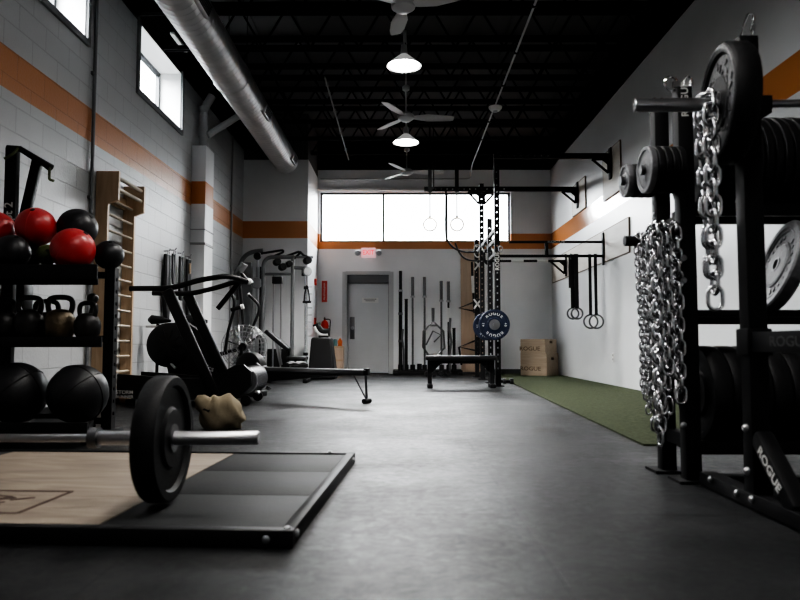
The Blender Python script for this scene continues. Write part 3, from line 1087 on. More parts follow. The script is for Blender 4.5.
def chain_geo(g, pts, L, W, r, side, first=0):
    """links along a polyline; L inner pitch"""
    pts = [V(p) for p in pts]
    seg = [(pts[i + 1] - pts[i]).length for i in range(len(pts) - 1)]
    total = sum(seg)
    n = int(total / L)

    def pos(d):
        for i, s in enumerate(seg):
            if d <= s or i == len(seg) - 1:
                return pts[i] + (pts[i + 1] - pts[i]) * (d / s)
            d -= s
    side = V(side).normalized()
    for k in range(n):
        a, b = pos(k * L), pos((k + 1) * L)
        t = (b - a).normalized()
        sd = (side - t * side.dot(t)).normalized()
        other = t.cross(sd)
        jig = random.uniform(-0.09, 0.09)
        w = sd if (k + first) % 2 == 0 else other
        w = (w * math.cos(jig) + t.cross(w) * math.sin(jig)).normalized()
        c = (a + b) / 2
        hl = L / 2 + r - W / 2 + r * 0.9
        ring = []
        for q in range(7):
            an = -PI / 2 + PI * q / 6
            ring.append(c + t * (hl + math.cos(an) * W / 2) + w * math.sin(an) * W / 2)
        for q in range(7):
            an = PI / 2 + PI * q / 6
            ring.append(c - t * hl + t * math.cos(an) * W / 2 + w * math.sin(an) * W / 2)
        g.tube(ring, r, 7, closed=True)
    return g


# ================================================================== lifting platform
PR = math.radians(3.2)
pf = V((-0.33, 2.145, 0))
pt = thing('lifting_platform', 'black-framed lifting platform with worn wood centre and black rubber sides, holding a loaded barbell', 'platform', pf, (0, 0, -PR))
PW, PD, PH = 2.44, 1.54, 0.054
# local frame: origin at front right corner, x to the left is negative, y to the back
for i, (c, dd) in enumerate([((-PW / 2, 0.02, PH / 2), (PW, 0.04, PH)), ((-PW / 2, PD - 0.02, PH / 2), (PW, 0.04, PH)), ((-0.02, PD / 2, PH / 2), (0.04, PD - 0.08, PH)), ((-PW + 0.02, PD / 2, PH / 2), (0.04, PD - 0.08, PH))]):
    G(pt, True).box(c, dd, bev=0.003).build('frame_rail', 'black', pt)
for x0, x1 in ((-0.625, -0.042), (-PW + 0.042, -PW + 0.625)):
    g = G(pt, True)
    n = 3
    for k in range(n):
        y0 = 0.042 + k * (PD - 0.084) / n
        y1 = y0 + (PD - 0.084) / n - 0.004
        g.box(((x0 + x1) / 2, (y0 + y1) / 2, PH / 2 - 0.003), (x1 - x0, y1 - y0, PH - 0.008), bev=0.002)
    g.build('rubber_tile', 'tile', pt)
wd = G(pt, True)
for k, (y0, y1) in enumerate(((0.042, 0.27), (0.273, 0.46), (0.463, PD - 0.042))):
    wd.box((-PW / 2, (y0 + y1) / 2, PH / 2 - 0.003), (PW - 1.26, y1 - y0, PH - 0.008))
wd = wd.build('wood_deck', 'deck', pt)
# burnt rectangular mark in the wood
g = G(pt, True)
zz = PH - 0.0065
mx0, mx1, my0, my1 = -1.75, -0.975, 0.19, 0.54
for c, dd in (((mx0 + mx1) / 2, my0), (mx1 - mx0, 0.018)), (((mx0 + mx1) / 2, my1), (mx1 - mx0, 0.018)):
    g.box((c[0], c[1], zz), (dd[0], dd[1], 0.001))
for x in (mx0, mx1):
    g.box((x, (my0 + my1) / 2, zz), (0.018, my1 - my0, 0.001))
for k in range(60):
    a = random.uniform(0, 2 * PI)
    rr = random.uniform(0, 1)
    g.box((-1.36 + math.cos(a) * rr * 0.32, 0.365 + math.sin(a) * rr * 0.13, zz), (random.uniform(0.02, 0.1), random.uniform(0.008, 0.025), 0.0008), (0, 0, random.uniform(-1, 1)))
g.build('deck_mark', 'logo', wd)
for c, n in (((-0.08, 0, PH * 0.5), (0, -1, 0)), ((0, 0.06, PH * 0.6), (1, 0, 0)), ((0, PD - 0.09, PH * 0.55), (1, 0, 0)), ((-0.13, PD - 0.02, PH), (0, 0, 1)), ((-0.02, 0.02, PH), (0, 0, 1)), ((-1.3, 0, PH * 0.5), (0, -1, 0))):
    G(pt, True).lathe([(0.012, 0), (0.012, 0.004), (0.008, 0.008), (0, 0.009)], c, n, 14).build('bolt', 'steel', pt)

# barbell on the platform
BY, BZ = 2.53, PH + 0.225
bb = thing('barbell', 'steel barbell lying across the wooden platform, loaded with black bumper plates', 'barbell', (-1.6, BY, BZ))
g = G(bb)
g.cyl((-2.27, BY, BZ), (-1.09, BY, BZ), 0.0145, seg=16)
g.build('shaft', 'steel')
for x0, x1, xc in ((-1.09, -0.512, -1.10), (-2.83, -2.255, -2.245)):
    G(bb).lathe([(0.0, 0), (0.021, 0.0), (0.025, 0.004), (0.025, x1 - x0 - 0.006), (0.021, x1 - x0), (0, x1 - x0)], (x0, BY, BZ), (1, 0, 0), 28).build('sleeve', 'steel')
    G(bb).cyl((xc - 0.016, BY, BZ), (xc + 0.016, BY, BZ), 0.038, seg=24).build('collar', 'dsteel')
plate((-0.853, BY, BZ), (1, 0, 0), 0.224, 0.08, 'thick black rubber bumper plate on the barbell standing on the wooden platform', name='bumper_plate')
plate((-2.29, BY, BZ), (-1, 0, 0), 0.225, 0.085, 'black rubber bumper plate on the far left end of the platform barbell', name='bumper_plate')

# ================================================================== ball and kettlebell rack
RX = -1.925
RL = -2.86
rk = thing('storage_rack', 'black steel three-tier rack holding red and black balls and kettlebells', 'rack', (-2.4, 4.6, 0))
for x in (RX, RL):
    for y in (4.62,):
        G(rk).perforated((x, y, 0.06), (x, y, 1.118), 0.066, 0.066, 1, (1, 0, 0), 0.08, 0.022, 0.1, 0.05).build('upright', 'rig')
    G(rk).box((x, 4.55, 0.03), (0.066, 0.5, 0.06), bev=0.004).build('foot', 'rig')
def tray(z, y0, y1, lip, x1, x2):
    # the right end runs slantwise from the front corner (x1) to the back corner (x2)
    g = G(rk)
    x0 = RL - 0.04
    g.prism([(x0, y0), (x1, y0), (x2, y1), (x0, y1)], z - 0.02, z, 'XY')
    g.box(((x0 + x1) / 2, y0, z + (lip - 0.06) / 2), (x1 - x0, 0.02, lip + 0.06), bev=0.003)
    g.box(((x0 + x2) / 2, y1, z + (lip - 0.06) / 2), (x2 - x0, 0.02, lip + 0.06), bev=0.003)
    g.span((x1 - 0.008, y0 + 0.01, z - 0.015), (x2 - 0.008, y1 - 0.01, z - 0.015), 0.016, 0.04, up=(0, 0, 1))
    g.build('shelf', 'rig')
    G(rk).box(((x2 - 0.02 + RX) / 2, 4.62, z - 0.005), (RX - x2 + 0.02, 0.05, 0.04)).build('shelf_arm', 'rig')
tray(1.075, 4.33, 4.72, 0.035, -1.895, -2.06)
tray(0.655, 4.40, 4.72, 0.006, -1.885, -2.02)
tray(0.12, 4.20, 4.72, 0.03, -1.87, -2.05)


def on_ball(px, py, Y, rpx, m, label):
    c = at(px, py, Y=Y)
    r = rpx * (Y / F) * 1.0
    o = thing('medicine_ball', label, 'ball', c, (random.uniform(0, 1), random.uniform(0, 1), 0), 'medicine balls on the top shelf')
    G(o, True).sphere((0, 0, 0), r).build('ball_shell', m, o)
    G(o, True).lathe([(r * 0.12, 0), (r * 0.10, 0.004), (0, 0.004)], (0, 0, r * 0.994), (0, 0, 1), 16).build('valve', 'rubber', o)
    g = G(o, True).torus((0, 0, 0), r * 0.999, 0.0018, (1, 0, 0), 48, 5)
    g.build('seam', m, o)
    return o


on_ball(73, 249.5, 4.475, 21.5, 'red', 'red medicine ball resting at the front lip of the top shelf, nearest the right end')
on_ball(36, 227, 4.60, 19.5, 'red', 'large red medicine ball stacked between the left red ball and the upper black ball')
on_ball(-4, 230, 4.60, 18.5, 'red', 'red medicine ball cut by the left edge of the photo')
on_ball(77.5, 228, 4.72, 19.5, 'ball', 'black ball stacked behind and above the front red ball')
on_ball(12, 252, 4.47, 17.5, 'ball', 'black ball at the front left of the top shelf below the red balls')
on_ball(47, 255, 4.55, 10.5, 'olive', 'small dark olive ball mostly hidden left of the front red ball')
on_ball(30, 254, 4.66, 13, 'ball', 'added black ball filling the dark gap between the front left black ball and the olive ball')  # added ball, darkens the gap where the wall showed through
on_ball(109, 255, 4.64, 14.6, 'ball', 'black ball at the right end of the top shelf above the rack upright')


def kettlebell(px, Y, s, m, label, rz=0.0):
    b_ = at(px, 338, Y=Y)
    o = thing('kettlebell', label, 'kettlebell', (b_.x, Y, 0.656), (0, 0, rz), 'kettlebells on the middle shelf')
    r = 0.092 * s
    prof = [(0, 0), (r * 0.72, 0.0), (r * 0.92, r * 0.3), (r, r * 0.85), (r * 0.95, r * 1.25), (r * 0.75, r * 1.65), (r * 0.42, r * 1.85), (0, r * 1.9)]
    G(o, True).lathe(prof, seg=32).build('body', m, o)
    hw, ht = 0.066 * s, 0.245 * s
    pts = fillet([(-hw * 0.85, 0, r * 1.5), (-hw * 1.12, 0, r * 2.1), (-hw * 0.92, 0, ht), (hw * 0.92, 0, ht), (hw * 1.12, 0, r * 2.1), (hw * 0.85, 0, r * 1.5)], 0.05 * s, 5)
    G(o, True).tube(pts, 0.0165 * s, 12).build('handle', 'iron', o)
    return o


kettlebell(4, 4.5, 1.0, 'iron', 'dark kettlebell at the left end of the middle shelf, cut by the photo edge', 1.2)
kettlebell(29, 4.5, 1.05, 'iron', 'black cast iron kettlebell, second from the left in the front row')
kettlebell(59.5, 4.5, 1.06, 'worn', 'kettlebell with worn golden-brown scuffs in the middle of the front row', 0.15)
kettlebell(87, 4.46, 0.9, 'iron', 'smaller shiny dark kettlebell at the right of the front row', -0.3)
kettlebell(46, 4.6, 0.98, 'iron', 'black kettlebell standing in the back row between two front kettlebells', 0.3)
# club standing at the back
q = at(93, 300, Y=4.66)
t = thing('steel_club', 'black steel club with round knob standing behind the right-hand kettlebell', 'club', (q.x, 4.66, 0.656))
G(t).lathe([(0, 0), (0.035, 0.0), (0.037, 0.1), (0.025, 0.17), (0.017, 0.2), (0.018, 0.235), (0, 0.235)], (q.x, 4.66, 0.656), seg=20).build('club_body', 'iron')
G(t).sphere((q.x, 4.66, 0.656 + 0.262), 0.036, seg=18, rings=12).build('knob', 'iron')


def slam_ball(px, py, Y, r, label):
    c = at(px, py, Y=Y)
    o = thing('slam_ball', label, 'ball', (c.x, Y, 0.121 + r), (0.4, 0.8, 0), 'large balls on the bottom shelf')
    G(o, True).sphere((0, 0, 0), r).build('ball_shell', 'ball', o)
    for ax in ((1, 0, 0), (0, 1, 0)):
        G(o, True).torus((0, 0, 0), r * 0.998, 0.004, ax, 48, 6).build('seam', 'rubber', o)
    return o


slam_ball(78, 394, 4.405, 0.183, 'large shiny black ball at the right end of the bottom shelf')
slam_ball(16, 396, 4.405, 0.19, 'large matt black ball at the left of the bottom shelf')

# ================================================================== ski machine beyond the rack
SY = 5.03
t = thing('ski_machine', 'tall black ski machine with two leaning rails behind the ball rack', 'exercise machine', (-2.72, SY + 0.1, 0))
topL, topR = at(13, 148, Y=SY), at(45, 164, Y=SY + 0.1)
botL, botR = at(9, 300, Y=SY), at(8, 300, Y=SY + 0.1)
G(t).span(V((botL.x, SY, 0.02)), topL, 0.085, 0.05, 0.004, up=(0, 1, 0)).build('rail', 'black')
G(t).span(V((at(-24, 430, Y=SY + 0.1).x, SY + 0.1, 0.02)), at(38.5, 158, Y=SY + 0.1), 0.068, 0.05, 0.004, up=(0, 1, 0)).build('rail', 'black')
G(t).tube([topL + V((-0.04, 0, -0.0)), topL + V((0.05, 0, -0.005)), topR + V((0.0, 0, 0.0)), topR + V((0.045, 0, -0.03))], [0.022, 0.022, 0.026, 0.03], 10).build('top_bar', 'black')
G(t).box((-2.74, SY + 0.05, 0.03), (0.42, 0.34, 0.06), bev=0.01).build('base', 'black')
G(t).box((-2.86, SY + 0.16, 0.96), (0.17, 0.14, 0.2), bev=0.02).build('flywheel_housing', 'black')
h1 = topL + V((0.055, -0.03, -0.01))
hk = G(t).tube(fillet([h1, h1 + V((-0.02, -0.03, -0.05)), h1 + V((-0.075, -0.04, -0.09))], 0.02), 0.011, 8).build('handle', 'olive')
h2 = topR + V((0.04, -0.01, -0.03))
hk = G(t).tube(fillet([h2, h2 + V((0.0, 0, -0.09)), h2 + V((0.035, 0, -0.10))], 0.015), 0.010, 8).build('handle', 'olive')
dirr = (topL - V((botL.x, SY, 0.02))).normalized()
put_text(G(t), 'concept 2', 0.085, V((at(10.5, 222, Y=SY).x, SY - 0.028, at(10.5, 226, Y=SY).z)), dirr, (-dirr.z, 0, dirr.x)).build('lettering', 'letters')

# ================================================================== wooden wall bars
WY0, WY1, WT = 6.71, 7.38, 2.29
t = thing('stall_bars', 'tall wooden stall bars with an overhanging top fixed to the left wall', 'wall bars', (XL + 0.07, (WY0 + WY1) / 2, 0))
for y in (WY0, WY1):
    G(t).prism([(XL + 0.006, 0), (XL + 0.125, 0), (XL + 0.125, WT - 0.32), (XL + 0.225, WT - 0.28), (XL + 0.225, WT), (XL + 0.006, WT)], y - 0.02, y + 0.02, 'XZ').build('side_post', 'bars')
for k in range(13):
    z = 0.18 + k * 0.155
    G(t).tube([(XL + 0.095, WY0 - 0.0, z), (XL + 0.095, WY1, z)], 0.018, 12, flat=0.75).build('rung', 'rung')
for z in (WT - 0.05, WT - 0.16):
    G(t).cyl((XL + 0.19, WY0, z), (XL + 0.19, WY1, z), 0.02, seg=12).build('rung', 'rung')
G(t).box((XL + 0.02, (WY0 + WY1) / 2, WT - 0.2), (0.02, WY1 - WY0 - 0.04, 0.12)).build('back_rail', 'bars')

# ================================================================== bands hanging on the left wall
for px, py0, py1, w_, m, lab in ((168.5, 255, 318, 0.045, 'black', 'thick bundle of black bands hanging on the left wall, nearest of four'),
                                 (174.5, 254, 284, 0.022, 'black', 'short black strap hanging from a ring on the left wall'),
                                 (182, 257, 300, 0.03, 'black', 'black leather-like belt hanging second from the pilaster'),
                                 (189.5, 260, 318, 0.035, 'black', 'long black band with a tan patch hanging nearest the pilaster')):
    p0 = at(px, py0, X=XL + 0.06)
    p1 = at(px, py1, X=XL + 0.06)
    t = thing('hanging_strap', lab, 'strap', (XL + 0.05, p0.y, p0.z))
    G(t).tube(fillet([(XL - 0.0, p0.y, p0.z + 0.05), (XL + 0.07, p0.y, p0.z + 0.05), (XL + 0.085, p0.y, p0.z + 0.08)], 0.02), 0.007, 6).build('wall_hook', 'steel')
    G(t).torus((XL + 0.06, p0.y, p0.z + 0.02), 0.032, 0.006, (1, 0, 0), 18, 6).build('ring', 'steel')
    L = p0.z - p1.z
    g = G(t)
    for s_ in (-1, 1):
        pts = [(XL + 0.05 + 0.008 * s_, p0.y + s_ * w_ * 0.4, p0.z), (XL + 0.05, p0.y + s_ * w_ * 1.1, p0.z - L * 0.35), (XL + 0.05, p0.y + s_ * w_ * 1.2, p0.z - L * 0.75), (XL + 0.05, p0.y + s_ * w_ * 0.2, p0.z - L)]
        g.tube(fillet(pts, 0.2, 4), w_ * 1.15, 8, flat=0.6)
    g.build('strap_loop', m)
    if px > 189:
        G(t).box((XL + 0.075, p0.y - 0.02, p0.z - 0.12), (0.02, 0.035, 0.14)).build('patch', 'bars')

# ================================================================== curved treadmill
NY, FY = 7.02, 7.66
t = thing('curved_treadmill', 'black curved motorless treadmill with slanted handrail posts', 'treadmill', (-2.1, 7.34, 0))
side = [(-2.835, 0.10), (-2.835, 0.315), (-2.6, 0.30), (-2.3, 0.275), (-2.0, 0.275), (-1.8, 0.33), (-1.66, 0.405), (-1.58, 0.41), (-1.50, 0.34), (-1.50, 0.20), (-1.62, 0.09), (-1.9, 0.06), (-2.6, 0.06)]
for y in (NY, FY):
    G(t).prism(side, y - 0.03, y + 0.03, 'XZ').build('side_panel', 'black')
g = G(t)
bl = [(-2.78 + k * 0.059, 0.255 - 0.055 * math.sin(PI * (k / 20)) + 0.09 * max(0, (k - 12) / 8) ** 2) for k in range(21)]
for i in range(20):
    a, b = bl[i], bl[i + 1]
    g.span((a[0], (NY + FY) / 2, a[1]), (b[0] - 0.006, (NY + FY) / 2, b[1]), 0.56, 0.02)
g.build('slat_belt', 'rubber')
G(t).lathe([(0.0, 0), (0.125, 0.0), (0.135, 0.01), (0.135, 0.55), (0.125, 0.56), (0, 0.56)], (-1.585, NY + 0.04, 0.25), (0, 1, 0), 36).build('front_roller_cover', 'steel')
g = G(t)
for k in range(9):
    g.torus((-1.585, NY + 0.09 + k * 0.058, 0.25), 0.136, 0.004, (0, 1, 0), 36, 5)
g.build('roller_ribs', 'dsteel')
for y in (NY + 0.03, FY - 0.03):
    G(t).cyl((-1.56, y - 0.02, 0.052), (-1.56, y + 0.02, 0.052), 0.05, seg=20).build('wheel', 'rubber')
    G(t).box((-2.72, y, 0.03), (0.08, 0.06, 0.06), bev=0.004).build('foot', 'rubber')
    G(t).box((-1.46, y + 0.05, 0.13), (0.05, 0.04, 0.03), (0, 0.5, 0), bev=0.003).build('step_bracket', 'chrome')
for y in (NY - 0.02, FY + 0.02):
    G(t).span((-1.86, y, 0.10), (-2.36, y, 1.16), 0.115, 0.05, 0.018, up=(0, 1, 0)).build('post', 'black')
rn = [(-2.74, NY, 1.172), (-2.32, NY, 1.175), (-2.05, NY + 0.02, 1.26), (-1.76, NY + 0.05, 1.31), (-1.62, NY + 0.2, 1.265)]
rf = [(-2.74, FY, 1.172), (-2.32, FY, 1.165), (-2.05, FY - 0.02, 1.225), (-1.80, FY - 0.05, 1.30), (-1.62, FY - 0.2, 1.27)]
G(t).tube(fillet(rn, 0.1), 0.027, 12).build('handrail', 'black')
G(t).tube(fillet(rf, 0.1), 0.027, 12).build('handrail', 'black')
G(t).tube([(-1.62, NY + 0.2, 1.265), (-1.60, NY + 0.32, 1.26), (-1.62, FY - 0.2, 1.27)], 0.03, 12).build('cross_bar', 'black')
G(t).sphere((-1.595, NY + 0.24, 1.265), 0.034, seg=14, rings=10).build('rail_cap', 'white')
cs = G(t).box((-1.70, 7.34, 1.40), (0.03, 0.22, 0.15), (0, 0.6, 0), bev=0.006).build('console', 'grey')
G(t).box((-1.718, 7.34, 1.408), (0.012, 0.17, 0.10), (0, 0.6, 0)).build('screen', 'black', cs)
G(t).cyl((-1.63, 7.34, 1.28), (-1.69, 7.34, 1.36), 0.018, seg=10).build('console_stem', 'black')
G(t).span((-1.78, FY - 0.06, 1.28), (-2.02, FY + 0.0, 1.0), 0.05, 0.04, 0.006, up=(0, 1, 0)).build('brace', 'black')
put_text(G(t), 'STORM', 0.05, (-2.755, NY - 0.032, 0.135), (1, 0, 0), (0, 0, 1), 1.05).build('lettering', 'letters')
g = put_text(G(t), 'RUNNER', 0.042, (-2.755, NY - 0.032, 0.09), (1, 0, 0), (0, 0, 1), 1.05)
g.build('lettering', 'letters')

# ================================================================== exercise bikes
AY = 7.96
t = thing('exercise_bike', 'black exercise bike with round enclosed flywheel and saddle by the left wall', 'exercise bike', (-2.6, AY, 0))
q = at(170, 345, Y=AY)
G(t).lathe([(0, -0.08), (0.21, -0.08), (0.25, -0.05), (0.255, 0), (0.25, 0.05), (0.21, 0.08), (0, 0.08)], (q.x, AY, q.z), (0, 1, 0), 40).build('flywheel_housing', 'black')
g = G(t)
for k in range(10):
    a = 2 * PI * k / 10
    g.span((q.x + math.cos(a) * 0.06, AY - 0.083, q.z + math.sin(a) * 0.06), (q.x + math.cos(a) * 0.18, AY - 0.083, q.z + math.sin(a) * 0.18), 0.012, 0.006)
g.build('housing_ribs', 'rubber')
pp = [at(px, py, Y=AY) for px, py in ((168, 324), (186, 321), (203, 333), (218, 355), (224, 376), (200, 382), (176, 382), (172, 360))]
G(t).prism([(p.x, p.z) for p in pp], AY - 0.05, AY + 0.05, 'XZ').build('frame_shroud', 'black')
pt_ = at(206.5, 367, Y=AY - 0.052)
put_text(G(t), 'onics', 0.085, pt_, (0.94, 0, -0.34), (0.34, 0, 0.94), 1.0).build('lettering', 'lgrey')
G(t).box((-2.60, AY, 0.04), (0.62, 0.07, 0.06), bev=0.006).build('base_beam', 'black')
for x in (-2.86, -2.34):
    G(t).box((x, AY, 0.03), (0.07, 0.17, 0.05), bev=0.006).build('foot', 'rubber')
s0 = at(158, 320, Y=AY)
G(t).span((q.x + 0.08, AY, 0.06), (q.x - 0.02, AY, q.z - 0.1), 0.06, 0.08, 0.006).build('frame_tube', 'black')
G(t).cyl((s0.x, AY, 0.07), (s0.x, AY, s0.z - 0.02), 0.018, seg=12).build('seat_post', 'black')
G(t).tube([(s0.x - 0.11, AY, s0.z), (s0.x - 0.07, AY, s0.z + 0.005), (s0.x + 0.02, AY, s0.z), (s0.x + 0.10, AY, s0.z - 0.005), (s0.x + 0.15, AY, s0.z - 0.01)], [0.02, 0.055, 0.045, 0.025, 0.014], 14, flat=1.0).build('saddle', 'vinyl')
G(t).box((s0.x - 0.06, AY, s0.z - 0.075), (0.14, 0.05, 0.025)).build('seat_slider', 'steel')
G(t).cyl((q.x, AY - 0.05, q.z - 0.18), (q.x + 0.10, AY - 0.10, q.z - 0.26), 0.014, seg=8).build('crank', 'steel')

CY = 8.62
t = thing('air_bike', 'air bike with round silver wire fan cage and upright moving handles', 'exercise bike', (-2.2, CY, 0))
q = at(244.5, 347, Y=CY)
fc = V((q.x, CY, q.z))
g = G(t)
for s_ in (-1, 1):
    for R_, d_ in ((0.27, 0.06), (0.235, 0.095), (0.19, 0.115), (0.13, 0.125), (0.07, 0.13)):
        g.torus(fc + V((0, s_ * d_, 0)), R_, 0.0045, (0, 1, 0), 40, 5)
for k in range(28):
    a = 2 * PI * k / 28
    d = V((math.cos(a), 0, math.sin(a)))
    g.tube([fc + d * 0.05 + V((0, -0.13, 0)), fc + d * 0.19 + V((0, -0.115, 0)), fc + d * 0.27 + V((0, -0.06, 0)), fc + d * 0.275, fc + d * 0.27 + V((0, 0.06, 0)), fc + d * 0.19 + V((0, 0.115, 0))], 0.0035, 5)
g.build('fan_cage', 'steel')
g = G(t)
for k in range(9):
    a = 2 * PI * k / 9
    d = V((math.cos(a), 0, math.sin(a)))
    c = V((-d.z, 0, d.x))
    R = Matrix((d, c, V((0, 1, 0)))).transposed()
    g.box(fc + d * 0.14, (0.19, 0.01, 0.10), R)
g.cyl(fc + V((0, -0.07, 0)), fc + V((0, 0.07, 0)), 0.05, seg=16)
g.build('fan_rotor', 'black')
G(t).box((q.x - 0.28, CY, 0.08), (1.0, 0.06, 0.07), bev=0.006).build('base_beam', 'black')
for x in (q.x + 0.14, q.x - 0.72):
    G(t).box((x, CY, 0.03), (0.07, 0.5, 0.06), bev=0.008).build('foot', 'black')
for s_ in (-1, 1):
    G(t).span((q.x, CY + s_ * 0.145, q.z), (q.x - 0.02, CY + s_ * 0.145, 0.1), 0.03, 0.03).build('fork', 'black')
hp1 = [at(225, 352, Y=CY - 0.25), at(228, 332, Y=CY - 0.25), at(233.5, 312, Y=CY - 0.25), at(235, 300, Y=CY - 0.25), at(230.5, 292.5, Y=CY - 0.25)]
hp2 = [at(250, 334, Y=CY + 0.25), at(259, 312, Y=CY + 0.25), at(259.5, 305, Y=CY + 0.25), at(248, 294, Y=CY + 0.25)]
G(t).tube(fillet(hp1, 0.06), 0.018, 10).build('moving_handle', 'black')
G(t).tube(fillet(hp2, 0.06), 0.018, 10).build('moving_handle', 'black')
G(t).cyl(at(231, 310, Y=CY - 0.25), at(243, 306.5, Y=CY - 0.25), 0.024, seg=12).build('grip', 'black')
G(t).cyl(at(241, 307, Y=CY - 0.25), at(243.5, 306.3, Y=CY - 0.25), 0.03, seg=12).build('grip_cap', 'white')
G(t).cyl(hp2[-1], hp2[-1] + V((0.012, 0, -0.008)), 0.026, seg=12).build('grip_cap', 'white')
m0 = at(239, 271, Y=CY)
cs = G(t).box(m0, (0.20, 0.18, 0.025), (0, -0.95, 0), bev=0.005).build('console', 'grey')
G(t).cyl(m0, V((q.x - 0.02, CY, q.z + 0.27)), 0.018, seg=10).build('mast', 'black')
G(t).span((q.x - 0.62, CY, 0.1), (q.x - 0.60, CY, 0.86), 0.05, 0.05, 0.006).build('seat_post', 'black')
G(t).tube([(q.x - 0.74, CY, 0.90), (q.x - 0.64, CY, 0.90), (q.x - 0.46, CY, 0.89)], [0.07, 0.075, 0.02], 14).build('saddle', 'vinyl')
G(t).span((q.x - 0.60, CY, 0.4), (q.x, CY, q.z + 0.0), 0.05, 0.05, 0.006).build('frame_tube', 'black')

# ================================================================== rowing machine
R1, R0 = V((-0.365, 7.3, 0.315)), V((-1.60, 8.00, 0.325))
dv = (R0 - R1).normalized()
t = thing('rowing_machine', 'rowing machine with a long silver rail ending in a folding leg on the open floor', 'rowing machine', (-0.9, 7.66, 0))
G(t).span(R1, R0, 0.05, 0.05, 0.004).build('monorail', 'dsteel')
g = G(t).span(R1 + V((0, 0, 0.028)), R0 + V((0, 0, 0.028)), 0.07, 0.008)
g.build('rail_top', 'steel')
nrm = V((-dv.y, dv.x, 0))
up = V((0, 0, 1))
g = G(t)
pr = [(0.25, -0.026), (1.3, -0.026), (1.3, -0.13), (1.0, -0.10)]
vs = [R1 + dv * a + up * b + nrm * 0.03 for a, b in pr] + [R1 + dv * a + up * b - nrm * 0.03 for a, b in pr]
g.add(vs, [(0, 1, 2, 3), (7, 6, 5, 4), (0, 4, 5, 1), (1, 5, 6, 2), (2, 6, 7, 3), (3, 7, 4, 0)])
g.build('rail_underside', 'black')  # black wedge stands in for the rail's shadowed underside
G(t).tube([R1 + dv * 0.015 + up * -0.02, V((R1.x + 0.0, R1.y, 0.03))], 0.013, 8).build('leg', 'dsteel')
G(t).tube([R1 + dv * 0.16 + up * -0.03, V((R1.x - 0.01, R1.y, 0.05))], 0.009, 8).build('leg_strut', 'dsteel')
G(t).cyl(V((R1.x, R1.y, 0.026)) - nrm * 0.06, V((R1.x, R1.y, 0.026)) + nrm * 0.06, 0.026, seg=12).build('rubber_foot', 'rubber')
G(t).box(R1 + V((-0.0, 0, 0.012)), (0.05, 0.06, 0.07), (0, 0, math.atan2(dv.y, dv.x)), bev=0.004).build('end_cap', 'black')
rs = R1 + dv * 0.93 + up * 0.075
G(t).tube([rs - nrm * 0.16, rs - nrm * 0.08 + up * 0.01, rs + up * -0.005, rs + nrm * 0.08 + up * 0.01, rs + nrm * 0.16], [0.03, 0.05, 0.045, 0.05, 0.03], 12, flat=0.45).build('seat', 'vinyl')
fw = R0 + dv * 0.16 + up * 0.0
G(t).lathe([(0, -0.07), (0.16, -0.07), (0.195, -0.05), (0.2, 0.0), (0.195, 0.05), (0.16, 0.07), (0, 0.07)], fw, nrm, 36).build('flywheel_housing', 'black')
G(t).box(V((fw.x, fw.y, 0.04)), (0.07, 0.5, 0.06), (0, 0, math.atan2(dv.y, dv.x)), bev=0.006).build('front_foot', 'black')
G(t).span(V((fw.x, fw.y, 0.06)), fw, 0.05, 0.05).build('front_post', 'black')
fp = R0 + dv * -0.02 + up * 0.04
G(t).box(fp, (0.16, 0.10, 0.02), Matrix.Rotation(math.atan2(dv.y, dv.x), 3, 'Z') @ Matrix.Rotation(-0.6, 3, 'Y'), bev=0.004).build('foot_plate', 'rubber')

# ================================================================== sandbag
sb = thing('sandbag', 'crumpled tan canvas sandbag lying on the floor behind the barbell plate', 'bag', at(218, 430, Z=0))
c0 = V(sb.location)
def lump(name, c, r, sc, seed, amp):
    g = G(sb)
    g.sphere(c, r, sc, 44, 26)
    nv = []
    for p in g.v:
        d = p - V(c)
        n1 = noise.noise(p * 7 + V((seed, 0, 0)))
        n2 = 0.5 - 2.2 * abs(noise.noise(V((p.x * 11 + p.z * 9, p.y * 5, p.x * 3 - p.z * 4)) + V((0, seed, 0))))
        q = V(c) + d * (1 + amp * n1 + amp * 0.8 * n2)
        q.z = max(q.z, 0.003)
        nv.append(q)
    g.v = nv
    return g.build(name, 'canvas', sb, angle=80)
lump('bag_body', c0 + V((0.01, 0.08, 0.10)), 0.15, (1.12, 0.9, 1.05), 3, 0.17)
g = G(sb).tube([c0 + V(q) for q in ((-0.07, 0.04, 0.10), (-0.095, 0.03, 0.15), (-0.118, 0.02, 0.185), (-0.14, 0.02, 0.225), (-0.152, 0.02, 0.235))], [0.06, 0.05, 0.058, 0.045, 0.012], 22)
g.v = [p + (p - (c0 + V((-0.11, 0.03, 0.17)))) * (0.35 * noise.noise(p * 16)) for p in g.v]
g.build('bag_neck', 'canvas', angle=80)
G(sb).tube([c0 + V((-0.10, -0.015, 0.15)), c0 + V((-0.06, -0.03, 0.135)), c0 + V((-0.02, 0.0, 0.17))], 0.012, 8).build('tie_strap', 'black')

